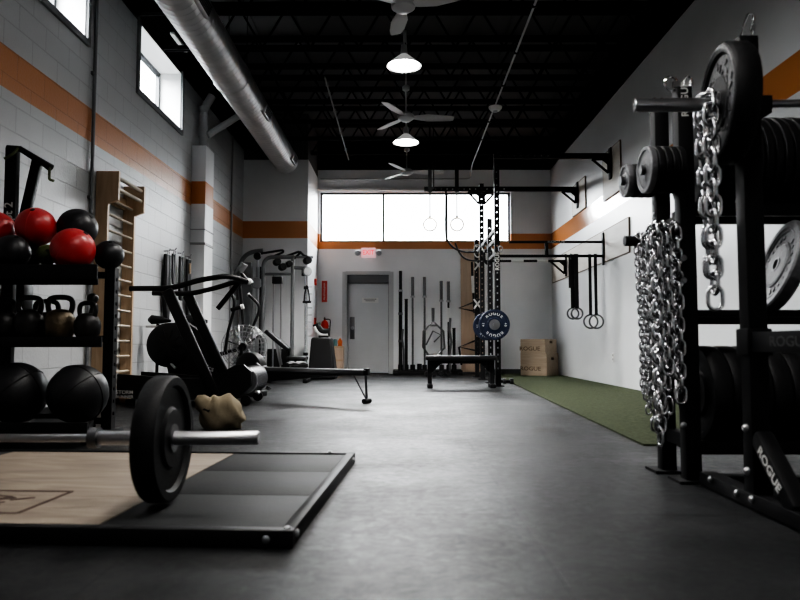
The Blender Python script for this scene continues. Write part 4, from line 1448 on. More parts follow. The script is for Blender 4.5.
# ================================================================== cable machine in the corner
FYc = 12.0
t = thing('cable_machine', 'large grey dual cable machine with pull-up handles in the left back corner', 'exercise machine', (-2.2, 12.2, 0))
def A(px, py, Y=FYc):
    return at(px, py, Y=Y)
zt = A(270, 257).z
xl, xr = A(263, 300).x, A(292.5, 300).x
G(t).tube(fillet([(xl, FYc, 0.05), (xl, FYc, zt), (xr + 0.02, FYc, zt)], 0.18, 8), 0.035, 14).build('arch_tube', 'grey')
G(t).cyl((xr, FYc, 0.05), (xr, FYc, zt + 0.0), 0.033, seg=14).build('front_post', 'grey')
G(t).cyl((xl, FYc, A(270, 274).z), (xr, FYc, A(270, 274).z), 0.025, seg=12).build('cross_bar', 'grey')
G(t).box((A(277, 280).x, FYc + 0.05, A(277, 280).z), (0.17, 0.12, 0.12), bev=0.01).build('carriage', 'black')
for px in (273.5, 281):
    G(t).cyl((A(px, 300, 12.08).x, 12.08, 0.1), (A(px, 300, 12.08).x, 12.08, A(px, 274, 12.08).z), 0.014, seg=10).build('guide_rod', 'steel')
G(t).box(((xl + xr) / 2, 12.16, 0.28), (xr - xl - 0.12, 0.12, 0.5), bev=0.006).build('weight_stack', 'black')
G(t).box(((xl + xr) / 2, 12.25, 0.05), (0.95, 0.09, 0.08), bev=0.006).build('base_beam', 'black')
# left tower
YL = 12.32
x0, x1 = at(240, 300, Y=YL).x, at(252, 300, Y=YL).x
G(t).box(((x0 + x1) / 2, YL, 1.05), (x1 - x0, 0.2, 2.0), bev=0.02).build('tower_shroud', 'grey')
x2 = at(257.5, 300, Y=YL).x
G(t).box((x2, YL - 0.02, 1.0), (0.05, 0.07, 1.95), bev=0.004).build('pulley_column', 'lgrey')
G(t).box((at(261, 300, Y=YL).x, YL - 0.04, 1.0), (0.035, 0.05, 1.95)).build('side_post', 'black')
G(t).tube(fillet([at(238.5, 300, Y=YL), at(239.5, 263, Y=YL), at(248, 252.5, Y=YL), at(263, 250.5, Y=YL)], 0.2, 8), 0.04, 12).build('top_tube', 'grey')
G(t).lathe([(0, -0.03), (0.09, -0.03), (0.1, 0), (0.09, 0.03), (0, 0.03)], at(256.5, 283, Y=YL - 0.1), (0.5, -1, 0), 28).build('pulley_cover', 'lgrey')
G(t).lathe([(0, -0.03), (0.06, -0.03), (0.07, 0), (0.06, 0.03), (0, 0.03)], at(257.5, 256, Y=YL - 0.1), (0, -1, 0), 24).build('top_pulley', 'black')
G(t).cyl(at(257, 283, Y=YL - 0.08), at(257.5, 257, Y=YL - 0.08), 0.012, seg=8).build('cable', 'steel')
# right column
xc = A(306.5, 300).x
G(t).cyl((xc, FYc - 0.05, 0.05), (xc, FYc - 0.05, A(306, 272).z), 0.028, seg=14).build('right_column', 'chrome')
for z in (0.35, 0.42, 1.55):
    G(t).cyl((xc, FYc - 0.05, z), (xc, FYc - 0.05, z + 0.05), 0.042, seg=14).build('column_collar', 'black')
G(t).span((xr, FYc, A(300, 267.5).z), (xc + 0.02, FYc, A(300, 268.5).z), 0.05, 0.06, 0.006).build('column_arm', 'grey')
G(t).lathe([(0, -0.03), (0.075, -0.03), (0.085, 0), (0.075, 0.03), (0, 0.03)], (A(308, 272).x, FYc - 0.1, A(308, 272).z), (0.5, -1, 0), 26).build('pulley_cover', 'lgrey')
G(t).box((A(304, 273).x, FYc - 0.06, A(304, 273).z), (0.06, 0.06, 0.12), bev=0.01).build('pulley_carriage', 'black')
g = G(t)
for k in range(8):
    g.box((xc + 0.055, FYc - 0.05, 0.75 + k * 0.12), (0.09, 0.014, 0.012))
g.build('height_markers', 'steel')
# pull-up handles and foam rollers
G(t).tube(fillet([A(261, 253.5), A(283, 250), A(283.5, 252), A(270, 258)], 0.03), 0.02, 10).build('pull_up_handle', 'black')
G(t).tube(fillet([A(284, 257), A(299, 251.5), A(300, 253), A(294, 259)], 0.03), 0.02, 10).build('pull_up_handle', 'black')
G(t).tube(fillet([A(300, 251.5), A(304, 256), A(313, 257.5)], 0.05), 0.02, 10).build('pull_up_handle', 'black')
G(t).cyl(A(275, 257), A(313, 257), 0.022, seg=10).build('top_bar', 'grey')
for px, py, r in ((277, 262, 0.062), (282.5, 267, 0.062), (289, 264, 0.055), (307.5, 260.5, 0.065)):
    c = A(px, py, FYc - 0.08)
    G(t).lathe([(0, -0.09), (r * 0.85, -0.09), (r, -0.07), (r, 0.07), (r * 0.85, 0.09), (0, 0.09)], c, (0.4, -1, 0), 22).build('foam_roller', 'rubber')
# rope handle hanging from the column
q = A(307, 284, FYc - 0.14)
rp = thing('triceps_strap', 'black triangular pull strap hanging from the right column of the cable machine', 'strap', q)
a, b = A(304.2, 302, FYc - 0.14), A(309.5, 302, FYc - 0.14)
G(rp).tube(fillet([a, A(304.6, 294, FYc - 0.14), q, A(309, 294, FYc - 0.14), b], 0.06), 0.013, 8).build('strap_loop', 'black')
G(rp).cyl(a + V((-0.025, 0, 0)), b + V((0.025, 0, 0)), 0.02, seg=12).build('grip', 'black')
G(rp).cyl(q, A(307.5, 274, FYc - 0.14), 0.006, seg=6).build('clip', 'steel')

# adjustable bench in front of the cable machine
Yb = 11.25
t = thing('incline_bench', 'black adjustable bench with raised back pad in front of the cable machine', 'bench', (-1.85, Yb, 0))
a, b = at(266.5, 331, Y=Yb), at(289, 350, Y=Yb)
G(t).box((a + b) / 2, ((b - a).length, 0.28, 0.07), (0, math.atan2(a.z - b.z, b.x - a.x), 0), bev=0.02).build('back_pad', 'vinyl')
a, b = at(288, 358, Y=Yb), at(306, 359, Y=Yb)
G(t).box((a + b) / 2, ((b - a).length, 0.27, 0.07), (0, 0.06, 0), bev=0.02).build('seat_pad', 'vinyl')
G(t).span(at(272, 372, Y=Yb), at(308, 365.5, Y=Yb), 0.06, 0.08, 0.005, up=(0, 1, 0)).build('frame_tube', 'black')
G(t).span(at(276, 340, Y=Yb), at(281, 365, Y=Yb), 0.05, 0.04, 0.004, up=(0, 1, 0)).build('back_support', 'steel')
G(t).span(at(296, 360, Y=Yb), at(292, 368, Y=Yb), 0.05, 0.04).build('seat_support', 'black')
for px in (272, 307):
    x = at(px, 370, Y=Yb).x
    G(t).box((x, Yb, 0.035), (0.07, 0.5, 0.06), bev=0.006).build('foot', 'black')
    G(t).cyl((x, Yb, 0.05), (x, Yb, 0.22), 0.03, seg=10).build('leg', 'black')

# tapered soft plyo box
Ys = 12.35
t = thing('soft_plyo_box', 'black tapered soft plyo box standing right of the cable machine', 'box', (-1.38, Ys, 0))
xa, xb, xc2, xd = at(311, 338, Y=Ys).x, at(331, 338, Y=Ys).x, at(336, 375, Y=Ys).x, at(308, 375, Y=Ys).x
zt = at(320, 337.5, Y=Ys).z
g = G(t)
yb0, yb1, yt0, yt1 = Ys - 0.1, Ys + 0.48, Ys, Ys + 0.36
g.add([(xd, yb0, 0.0), (xc2, yb0, 0.0), (xc2, yb1, 0.0), (xd, yb1, 0.0), (xa, yt0, zt), (xb, yt0, zt), (xb, yt1, zt), (xa, yt1, zt)], [(0, 1, 2, 3), (4, 5, 6, 7), (0, 1, 5, 4), (1, 2, 6, 5), (2, 3, 7, 6), (3, 0, 4, 7)])
o = g.build('box_body', 'vinyl')
bm = o.modifiers.new('soft', 'BEVEL'); bm.width = 0.035; bm.segments = 3
# curved pad with white edge on top of the soft box
q = at(322, 337, Y=Ys + 0.2)
t = thing('curved_pad', 'dark curved pad with a white edge resting on the tapered black box', 'pad', (q.x, Ys + 0.18, zt))
base = V((q.x, Ys + 0.18, zt))
arc = [base + V((-0.13, 0, 0.2)), base + V((-0.10, 0, 0.12)), base + V((-0.04, 0, 0.06)), base + V((0.03, 0, 0.042)), base + V((0.11, 0, 0.05))]
G(t).tube(fillet(arc, 0.05), 0.018, 10, flat=1.6).build('white_edge', 'white')
G(t).tube(fillet([p + V((0.025, 0.03, 0.05)) for p in arc], 0.05), 0.045, 10, flat=1.6).build('pad_body', 'vinyl')
G(t).box(base + V((0.03, 0.02, 0.02)), (0.18, 0.1, 0.04), bev=0.008).build('pad_base', 'black')
# ================================================================== wall-mounted rig
UX = 1.40
UY = [10.25, 11.1, 12.2, 13.1]
rg = thing('pull_up_rig', 'tall black perforated wall-mounted rig with four uprights and cross beams to the right wall', 'rig', (UX, 11.6, 0))
zA = at(615, 157.5, Y=UY[0]).z
zB = at(580, 190, Y=UY[2]).z
tops = [zA + 0.06, at(490, 219, Y=UY[1]).z, at(482, 184, Y=UY[2]).z, at(476, 240, Y=UY[3]).z]
for y, z in zip(UY, tops):
    G(rg).perforated((UX, y, 0.01), (UX, y, z), 0.075, 0.075, 1, (0, 1, 0), 0.1, 0.026, 0.25, 0.1).build('upright', 'rig')
    G(rg).box((UX, y, 0.008), (0.16, 0.16, 0.014)).build('foot_plate', 'rig')
XW = XR - 0.03


def tri(a, b, c, y, w=0.036):
    """open triangular gusset with a small web in its corner"""
    g = G(rg)
    P = [V((p[0], y, p[1])) for p in (a, b, c)]
    for i in range(3):
        g.span(P[i], P[(i + 1) % 3], w, 0.012, up=(0, 1, 0))
    m = [P[0], P[0] + (P[1] - P[0]) * 0.45, P[0] + (P[2] - P[0]) * 0.45]
    g.prism([(q.x, q.z) for q in m], y - 0.005, y + 0.005, 'XZ')
    g.build('gusset', 'rig')


# high beams
G(rg).perforated((UX - 0.05, UY[0] - 0.075, zA), (XW, UY[0] - 0.075, zA), 0.075, 0.06, 1, (0, 1, 0), 0.1, 0.02, 0.1, 0.9).build('cross_beam', 'rig')
G(rg).perforated((at(424, 190, Y=UY[2]).x, UY[2] - 0.075, zB), (XW, UY[2] - 0.075, zB), 0.075, 0.06, 1, (0, 1, 0), 0.1, 0.026, 0.1, 1.2).build('cross_beam', 'rig')
for s_ in (-1, 1):
    tri((UX + s_ * 0.045, zB - 0.045), (UX + s_ * 0.24, zB - 0.045), (UX + s_ * 0.045, zB - 0.26), UY[2] - 0.044)
# wall brackets for the high beams
for y, z in ((UY[0] - 0.075, zA), (UY[2] - 0.075, zB)):
    w_ = G(rg).box((XW - 0.005, y, z - 0.11), (0.02, 0.11, 0.46), bev=0.003).build('wall_bracket', 'rig')
    tri((XW - 0.03, z - 0.045), (XW - 0.27, z - 0.045), (XW - 0.03, z - 0.25), y)
# pull-up station between the second upright and the wall
y = 10.62
zl, zu = at(550, 256, Y=y).z, at(550, 242, Y=y).z
G(rg).cyl((UX, y, zl), (XW, y, zl), 0.022, seg=12).build('pull_up_bar', 'rig')
G(rg).cyl((at(509, 242, Y=y).x, y, zu), (XW, y, zu), 0.020, seg=12).build('pull_up_bar', 'rig')
xm = at(546.5, 250, Y=y).x
G(rg).box((xm, y, (zl + zu) / 2), (0.05, 0.04, zu - zl)).build('bar_link', 'rig')
q = put_text(G(rg), 'ROGUE', 0.05, (at(556, 242, Y=y).x, y - 0.021, zu), (1, 0, 0), (0, 0, 1), 1.6).build('lettering', 'lgrey')
G(rg).box((XW - 0.005, y, (zl + zu) / 2), (0.02, 0.07, zu - zl + 0.28), bev=0.003).build('wall_bracket', 'rig')
# taped far bar
y = UY[3] - 0.06
zt_ = at(530, 261, Y=y).z
G(rg).cyl((UX, y, zt_), (XW, y, zt_), 0.022, seg=12).build('pull_up_bar', 'rig')
for px0, px1 in ((511, 523.5), (537, 548)):
    G(rg).cyl((at(px0, 261, Y=y).x, y, zt_), (at(px1, 261, Y=y).x, y, zt_), 0.025, seg=12).build('tape_wrap', 'white')
tri((XW - 0.03, zt_), (XW - 0.30, zt_), (XW - 0.03, zt_ - 0.24), y)
G(rg).box((XW - 0.005, y, zt_ - 0.08), (0.02, 0.07, 0.42)).build('wall_bracket', 'rig')
# side rails that tie the uprights together
for z in (zl, zu):
    G(rg).box((UX, (UY[0] + UY[1]) / 2, z), (0.05, UY[1] - UY[0] - 0.08, 0.05)).build('side_rail', 'rig')
for z in (2.32,):
    G(rg).box((UX, (UY[0] + UY[3]) / 2, z), (0.05, UY[3] - UY[0] - 0.08, 0.05)).build('side_rail', 'rig')
# white lettering up the front upright
za, zb_ = at(499, 271, Y=UY[0]).z, at(499, 252, Y=UY[0]).z
put_text(G(rg), 'ROGUE', 0.085, (UX, UY[0] - 0.0395, (za + zb_) / 2), (0, 0, 1), (-1, 0, 0), 0.95).build('lettering', 'letters')
# storage pegs for the blue plates
zp = at(494, 325, Y=UY[0]).z
PX1, PX2 = at(494.3, 325, Y=10.10).x, at(487.3, 325.5, Y=10.92).x
for x, yf, y in ((PX1, 10.02, UY[0]), (PX2, 10.83, UY[1])):
    G(rg).cyl((x, y - 0.02, zp), (x, yf, zp), 0.024, seg=16).build('plate_peg', 'steel')
    G(rg).box(((x + UX) / 2, y - 0.045, zp), (abs(UX - x) + 0.07, 0.012, 0.09)).build('peg_bracket', 'rig')
plate((PX1, 10.10, zp), (0, -1, 0), 0.222, 0.07, 'dark blue bumper plate with white lettering, front one hanging on the rig', m='blue', text='ROGUE', hub=0.078, hubm='steel')
plate((PX2, 10.92, zp), (0, -1, 0), 0.222, 0.07, 'dark blue bumper plate partly hidden behind the front blue plate on the rig', m='blue', text='ROGUE', hub=0.078, hubm='steel')

# loops and clips hanging on the rig uprights
def loop(px, py, Y, R, m, label, sc=1.5, r=0.016, ax=(0.2, -1, 0.1)):
    c = at(px, py, Y=Y)
    u, w, n = basis(ax)
    pts = []
    for k in range(28):
        a = 2 * PI * k / 28
        pts.append(c + u * math.cos(a) * R + w * math.sin(a) * R * sc)
    g = G().tube(pts, r, 8, True)
    g.cyl(c + V((0, 0.0, R * 1.3)), V((UX - 0.0, Y + 0.1, c.z + R * 1.3)), 0.01, seg=6)
    return single(g, 'band_loop', m, label, 'band', c, 'bands and clips hooked on the rig')
loop(477.5, 251, UY[3] - 0.1, 0.07, 'white', 'white round loop hanging on the farthest rig upright', 1.7, 0.012)
loop(485, 249, UY[2] - 0.1, 0.055, 'white', 'white slanted strap loop on the second farthest rig upright', 1.9, 0.011, (0.6, -1, 0.6))
loop(494, 248.5, UY[1] - 0.1, 0.05, 'white', 'white slanted strap loop on the second nearest rig upright', 2.0, 0.010, (0.7, -1, 0.7))
loop(487.5, 257, UY[2] - 0.14, 0.06, 'black', 'black band loop bunched on the middle of the rig uprights', 2.0, 0.022)
loop(500.5, 249, UY[0] - 0.1, 0.03, 'lgrey', 'small grey clip loop on the nearest rig upright above the white letters', 1.5, 0.007)
for px, py, nm in ((478.3, 265, 'upper'), (477.5, 304, 'lower')):
    c = at(px, py, Y=UY[3] - 0.08)
    g = G()
    for s_ in (-1, 1):
        g.span(c + V((-0.07, 0, -0.09 * s_)), c + V((0.07, 0, 0.09 * s_)), 0.02, 0.03)
    g.box(c + V((0, 0.03, 0)), (0.05, 0.05, 0.05))
    single(g, 'crossed_clip', 'letters', 'small white crossed clip on the farthest rig upright, %s of two' % nm, 'clip', c)
# black cable hanging from the high beam and looping to the rig
q0 = at(446, 192, Y=UY[2] - 0.13)
Yq = UY[2] - 0.13
g = G().tube(fillet([q0 + V((0, 0, 0.04)), at(445.5, 238, Y=Yq), at(452, 247, Y=Yq), at(462, 252, Y=Yq), at(477, 252, Y=Yq)], 0.2, 6), 0.017, 8)
single(g, 'hanging_cable', 'black', 'black cable dropping from the high rig beam before the window and looping rightwards', 'cable', q0)
g = G().tube(fillet([at(455.3, 243, Y=Yq + 0.05), at(459, 253, Y=Yq + 0.05), at(466, 260, Y=Yq + 0.05), at(478, 261, Y=Yq + 0.05)], 0.2, 6), 0.015, 8)
single(g, 'hanging_cable', 'black', 'short black cable curving below the longer one beside the rig uprights', 'cable', at(466, 260, Y=Yq + 0.05))

# pale gymnastic rings in front of the window
for px, nm in ((430, 'left'), (457, 'right')):
    Y = 11.38
    c = at(px, 224.5, Y=Y)
    t = thing('gymnastic_ring', 'pale wooden gymnastic ring on a black strap before the window, %s one of the pair' % nm, 'ring', c, (0, 0, 0), 'gymnastic rings on straps')
    G(t).torus(c, 0.105, 0.0135, (0, 1, 0), 40, 10).build('ring', 'rung')
    z1 = at(px, 192, Y=Y).z
    G(t).box((c.x, Y, (c.z + 0.105 + 4.34) / 2), (0.022, 0.006, 4.34 - c.z - 0.105)).build('strap', 'black')
    G(t).box((c.x, Y - 0.004, (z1 + at(px, 166, Y=Y).z) / 2), (0.062, 0.016, at(px, 166, Y=Y).z - z1)).build('strap_fold', 'black')
    G(t).box((c.x, Y, c.z + 0.12), (0.04, 0.02, 0.04)).build('buckle', 'dsteel')
q = at(433.5, 165, Y=11.38)
g = G().box((q.x, 11.38, (q.z + at(433.5, 189, Y=11.38).z) / 2), (0.02, 0.006, q.z - at(433.5, 189, Y=11.38).z)).cyl((q.x, 11.38, q.z - 0.02), (q.x, 11.38, 4.34), 0.008, seg=6)
single(g, 'hanging_strap', 'black', 'thin loose black strap end beside the left pale ring', 'strap', q)

# dark rings hanging on the pull-up bar near the right wall
for px, py, Y, r, nm in ((573, 313.5, 10.64, 0.083, 'higher left'), (577, 313.5, 10.60, 0.083, 'higher right'), (590.8, 321.5, 10.64, 0.102, 'lower left'), (596.4, 321.5, 10.60, 0.102, 'lower right')):
    c = at(px, py, Y=Y)
    bar_z = zl
    ztop = bar_z + 0.03
    t = thing('gymnastic_ring', 'dark gymnastic ring on black straps near the right wall, the %s of four' % nm, 'ring', c, (0, 0, 0), 'gymnastic rings on straps')
    G(t).torus(c, r, 0.014, (0.12, 1, 0), 36, 10).build('ring', 'dsteel')
    w_ = 0.045 if r > 0.1 else 0.06
    G(t).box((c.x, Y, (c.z + r + ztop) / 2), (w_, 0.012, ztop - c.z - r)).build('strap', 'black')
    G(t).box((c.x - 0.005, Y - 0.012, c.z + r + 0.02), (w_ * 0.9, 0.02, 0.05)).build('buckle', 'black')
# extra folded straps next to the far pair
q = at(570, 257, Y=10.66)
q1 = at(570.5, 288, Y=10.66)
g = G().box(((q.x + q1.x) / 2, 10.66, (q.z + q1.z) / 2), (0.05, 0.03, q.z - q1.z)).torus((q.x, 10.62, q.z), 0.04, 0.012, (1, 0, 0), 16, 6)
single(g, 'hanging_strap', 'black', 'loose bundle of black straps hung left of the higher dark rings', 'strap', q)

# flat bench below the rig
YB2 = 9.93
b0, b1 = at(425.5, 357, Y=YB2), at(496, 357, Y=YB2)
t = thing('flat_bench', 'flat black bench standing on the floor in front of the barbell holder', 'bench', ((b0.x + b1.x) / 2, YB2, 0))
xm, L = (b0.x + b1.x) / 2, b1.x - b0.x
zs = 0.45
G(t).box((xm, YB2, zs - 0.03), (L, 0.28, 0.065), bev=0.018).build('seat_pad', 'vinyl')
G(t).box((xm, YB2, zs - 0.085), (L - 0.16, 0.07, 0.05)).build('frame_rail', 'rig')
for x, s_ in ((b0.x + 0.06, 1), (b1.x - 0.06, -1)):
    G(t).box((x, YB2, (zs - 0.06) / 2), (0.06, 0.06, zs - 0.07)).build('leg', 'rig')
    G(t).box((x, YB2, 0.03), (0.075, 0.30, 0.055), bev=0.008).build('foot', 'rig')
    G(t).prism([(x, zs - 0.11), (x + s_ * 0.16, zs - 0.11), (x, zs - 0.27)], YB2 - 0.006, YB2 + 0.006, 'XZ').build('leg_gusset', 'rig')
# small clamp on the floor at the rig foot
q = at(505, 384, Z=0)
t = thing('floor_clamp', 'small black clamp with steel ends on the floor at the foot of the rig', 'clamp', q)
G(t).cyl(q + V((-0.11, 0, 0.04)), q + V((0.09, 0, 0.04)), 0.022, seg=12).build('clamp_bar', 'rig')
for x in (-0.13, -0.01, 0.1):
    G(t).cyl(q + V((x - 0.025, 0, 0.045)), q + V((x + 0.025, 0, 0.045)), 0.044, seg=14).build('clamp_head', 'dsteel' if x else 'rig')

# ================================================================== boards on the right wall
def wall_board(y0, y1, z0, z1, label, th=0.02):
    t = thing('mount_board', label, 'board', (XR, (y0 + y1) / 2, z0))
    G(t).box((XR - th / 2 - 0.001, (y0 + y1) / 2, (z0 + z1) / 2), (th - 0.002, y1 - y0 - 0.006, z1 - z0 - 0.006)).build('board_face', 'pale')
    g = G(t)
    for y in (y0, y1):
        g.box((XR - th / 2 - 0.0012, y, (z0 + z1) / 2), (th, 0.012, z1 - z0))
    for z in (z0, z1):
        g.box((XR - th / 2 - 0.0012, (y0 + y1) / 2, z), (th, y1 - y0, 0.012))
    g.build('board_edge', 'edge')
    return t
p = at(621, 187, X=XR); p2 = at(607, 150, X=XR)
wall_board(9.75, 10.6, at(614, 195, X=XR).z, at(621, 140, X=XR).z, 'pale square mounting board behind the nearer high beam bracket on the right wall')
wall_board(11.65, 12.55, at(580, 212, X=XR).z, at(585, 177, X=XR).z, 'pale square mounting board behind the farther high beam bracket on the right wall')
wall_board(at(630, 230, X=XR).y, 14.3, at(630, 252, X=XR).z, at(630, 217, X=XR).z, 'long low pale board on the right wall holding the pull-up bar brackets')
for c, lab in (((XR - 0.005, 10.3, 0.42), 'small white wall outlet low on the right wall beyond the hanging chains'),):
    t = thing('power_outlet', lab, 'outlet', c)
    G(t).box(c, (0.008, 0.08, 0.13), bev=0.002).build('cover_plate', 'white')
    for z in (-0.03, 0.03):
        G(t).box(V(c) + V((-0.005, 0, z)), (0.003, 0.035, 0.03)).build('socket', 'grey')

# ================================================================== plywood plyo boxes
def plyo(cx, cy, z0, w_, d_, h_, rz, label):
    t = thing('plyo_box', label, 'box', (cx, cy, z0), (0, 0, rz), 'plywood plyo boxes')
    T = 0.018
    G(t, True).box((0, -d_ / 2 + T / 2, h_ / 2), (w_, T, h_)).build('front_panel', 'ply', t)
    G(t, True).box((0, d_ / 2 - T / 2, h_ / 2), (w_, T, h_)).build('back_panel', 'ply', t)
    for s_ in (-1, 1):
        g = G(t, True)
        X = s_ * (w_ / 2 - T / 2)
        hy, hz0, hz1 = 0.06, h_ * 0.70, h_ * 0.70 + 0.045
        dd = d_ - 2 * T
        g.box((X, 0, hz0 / 2), (T, dd, hz0)).box((X, 0, (hz1 + h_) / 2), (T, dd, h_ - hz1))
        for q in (-1, 1):
            g.box((X, q * (dd / 2 + hy) / 2, (hz0 + hz1) / 2), (T, dd / 2 - hy, hz1 - hz0))
        g.build('side_panel', 'ply', t)
    for z in (T / 2, h_ - T / 2):
        G(t, True).box((0, 0, z), (w_ - 2 * T, d_ - 2 * T, T)).build('top_panel', 'ply', t)
    put_text(G(t, True), 'ROGUE', 0.105, (-w_ * 0.12, -d_ / 2 - 0.0008, h_ * 0.3), (1, 0, 0), (0, 0, 1), 1.25).build('lettering', 'edge', t)
    return t
rzp = math.radians(-38)
plyo(2.66, 13.6, 0.013, 0.55, 0.50, 0.43, rzp, 'lower plywood plyo box standing on the green turf in the back right corner')
plyo(2.65, 13.61, 0.444, 0.52, 0.50, 0.265, rzp, 'upper plywood plyo box stacked on the other in the back right corner')

# ================================================================== plate storage rack, right foreground
P1 = (1.30, 3.19); P2 = (1.285, 3.44)
SX1 = 3.02
sr = thing('plate_rack', 'black steel plate storage rack at the right with two shelves of bumper plates', 'rack', (2.1, 3.38, 0))
for (x, y) in (P1, P2, (SX1, P1[1]), (SX1, P2[1])):
    G(sr).box((x, y, 0.9), (0.07, 0.07, 1.8), bev=0.004).build('upright', 'rig')
    G(sr).box((x, y, 0.006), (0.16, 0.15, 0.012)).build('foot_plate', 'rig')
for x in (P1[0], SX1):
    for z in (0.18, 1.18):
        G(sr).box((x, (P1[1] + P2[1]) / 2, z), (0.06, P2[1] - P1[1] - 0.07, 0.06)).build('side_brace', 'rig')
def rails(z0):
    for y in (P1[1] + 0.02, P2[1] - 0.02):
        G(sr).box(((P1[0] + SX1) / 2, y + 0.0, z0), (SX1 - P1[0] - 0.07, 0.04, 0.06), bev=0.003).build('shelf_rail', 'rig')
rails(1.235)
rails(0.148)
zc = at(710, 313.5, Y=P1[1] - 0.0).z
G(sr).box(((P1[0] + SX1) / 2, P1[1], zc), (SX1 - P1[0] - 0.07, 0.04, 0.032), bev=0.003).build('front_bar', 'rig')
G(sr).box(((P1[0] + SX1) / 2, P2[1], zc - 0.02), (SX1 - P1[0] - 0.07, 0.04, 0.045), bev=0.003).build('back_bar', 'rig')
# bolts on the left front upright
for py in (258, 280.5, 425):
    q = at(683.5, py, Y=P1[1] - 0.036)
    G(sr).lathe([(0.014, 0), (0.014, 0.006), (0.009, 0.011), (0, 0.012)], q, (0, -1, 0), 14).build('bolt', 'steel')
for py in (213, 226):
    q = at(664, py, Y=P2[1] - 0.036)
    G(sr).lathe([(0.011, 0), (0.011, 0.005), (0, 0.009)], (P2[0] - 0.036, P2[1], q.z), (-1, 0, 0), 12).build('bolt', 'steel')
put_text(G(sr), 'ROGUE', 0.046, (P1[0], P1[1] - 0.0358, at(683, 102, Y=P1[1]).z), (0, 0, 1), (-1, 0, 0), 1.05).build('lettering', 'letters')
# storage pegs sticking out to the left of the uprights
zp1, zp2 = at(652, 170, Y=P1[1]).z, at(628, 181, Y=P2[1]).z
x1e, x2e = at(640, 170, Y=P1[1]).x, at(620, 181, Y=P2[1]).x
zq = at(640, 241, Y=P2[1]).z
G(sr).cyl((P1[0] - 0.03, P1[1], zp1), (x1e, P1[1], zp1), 0.024, seg=16).build('plate_peg', 'dsteel')
G(sr).cyl((P2[0] - 0.03, P2[1], zp2), (x2e, P2[1], zp2), 0.024, seg=16).build('plate_peg', 'dsteel')
xq = at(624.5, 241, Y=P2[1]).x
G(sr).cyl((P2[0] - 0.03, P2[1], zq), (xq, P2[1], zq), 0.026, seg=16).build('chain_peg', 'rig')
zq1 = at(660, 226, Y=P1[1]).z
G(sr).cyl((P1[0] - 0.03, P1[1], zq1 - 0.03), (at(652, 226, Y=P1[1]).x, P1[1], zq1 - 0.03), 0.022, seg=16).build('chain_peg', 'rig')

# small plates on the pegs
def peg_row(n, t_, x0, y, z, R, grp, who):
    for k in range(n):
        x = x0 + t_ * (k + 0.5)
        if k == 0:
            lab = 'pale-faced small plate at the outer end of the %s peg' % who
        else:
            lab = 'small black plate on the %s peg, %s from its outer end' % (who, ORD[k])
        plate((x, y, z), (-1, 0, 0), R, t_ - 0.003, lab, grp, m='gplate' if k == 0 else 'rubber', hub=R * 0.36, detail=(k == 0), name='change_plate')
peg_row(5, 0.033, at(643.5, 170, Y=P1[1]).x, P1[1], zp1, at(652, 147, Y=P1[1]).z - zp1, 'small plates on the rack pegs', 'nearer front')
peg_row(4, 0.036, at(623.5, 181, Y=P2[1]).x, P2[1], zp2, at(628, 164.5, Y=P2[1]).z - zp2, 'small plates on the rack pegs', 'farther rear')

# upper row of bumper plates standing between the rails
RYc = (P1[1] + P2[1]) / 2
zu_ = 1.265 + 0.201
x = 1.365
for k in range(16):
    th = 0.043 if k else 0.055
    lab = 'black rubber bumper plate with visible face at the left end of the upper shelf row' if k == 0 else 'black bumper plate in the upper shelf row, %s from the left rack upright' % ORD[k]
    plate((x + th / 2, RYc, zu_ + 0.005), (-1, 0, 0), 0.222 - 0.002 * (k % 2), th - 0.004, lab, 'bumper plates on the upper shelf', detail=(k == 0), m='rubber')
    x += th
# lower row
x = 1.375
zl_ = 0.178 + 0.201
for k in range(6):
    th = 0.088
    plate((x + th / 2, RYc - 0.0, zl_ + 0.005), (-1, 0, 0), 0.222, th - 0.004, 'thick black bumper plate in the lower shelf row, %s from the left rack upright' % ORD[k], 'bumper plates on the lower shelf', detail=(k < 1), m='rubber')
    x += th
# grey plate leaning on the front bar
n = V((-0.925, 0.126, 0.32)).normalized()
R_ = 0.214
upv = (V((0, 0, 1)) - n * n.z).normalized()
cgp = at(782, 268, Y=3.18)
lowest = cgp.z - math.sqrt(1 - n.z ** 2) * R_
cgp.z += 0.008
gp = plate(cgp, n, R_, 0.06, 'grey cast iron plate with raised rings leaning on the bar behind the squat stand', m='gplate', hub=0.035, hubm='dsteel', name='iron_plate')
g = G(gp, True)
for rr in (0.105, 0.165):
    g.torus((0, 0, 0.0215), rr, 0.005, (0, 0, 1), 40, 6)
for k in range(22):
    a = 2 * PI * k / 22
    if k % 11 in (4, 5):
        continue
    g.box((math.cos(a) * 0.135, math.sin(a) * 0.135, 0.0195), (0.022, 0.014, 0.008), (0, 0, a + 0.4))
g.build('raised_ornament', 'gplate', gp)

# ================================================================== squat stand with a racked barbell
S_X, S_Y = 1.333, 2.66
st = thing('squat_stand', 'black squat stand in the right foreground carrying a racked barbell', 'rack', (1.9, S_Y, 0))
BB0, BB1 = V((S_X, S_Y - 0.03, 0.275)), V((S_X, 2.385, 0.05))
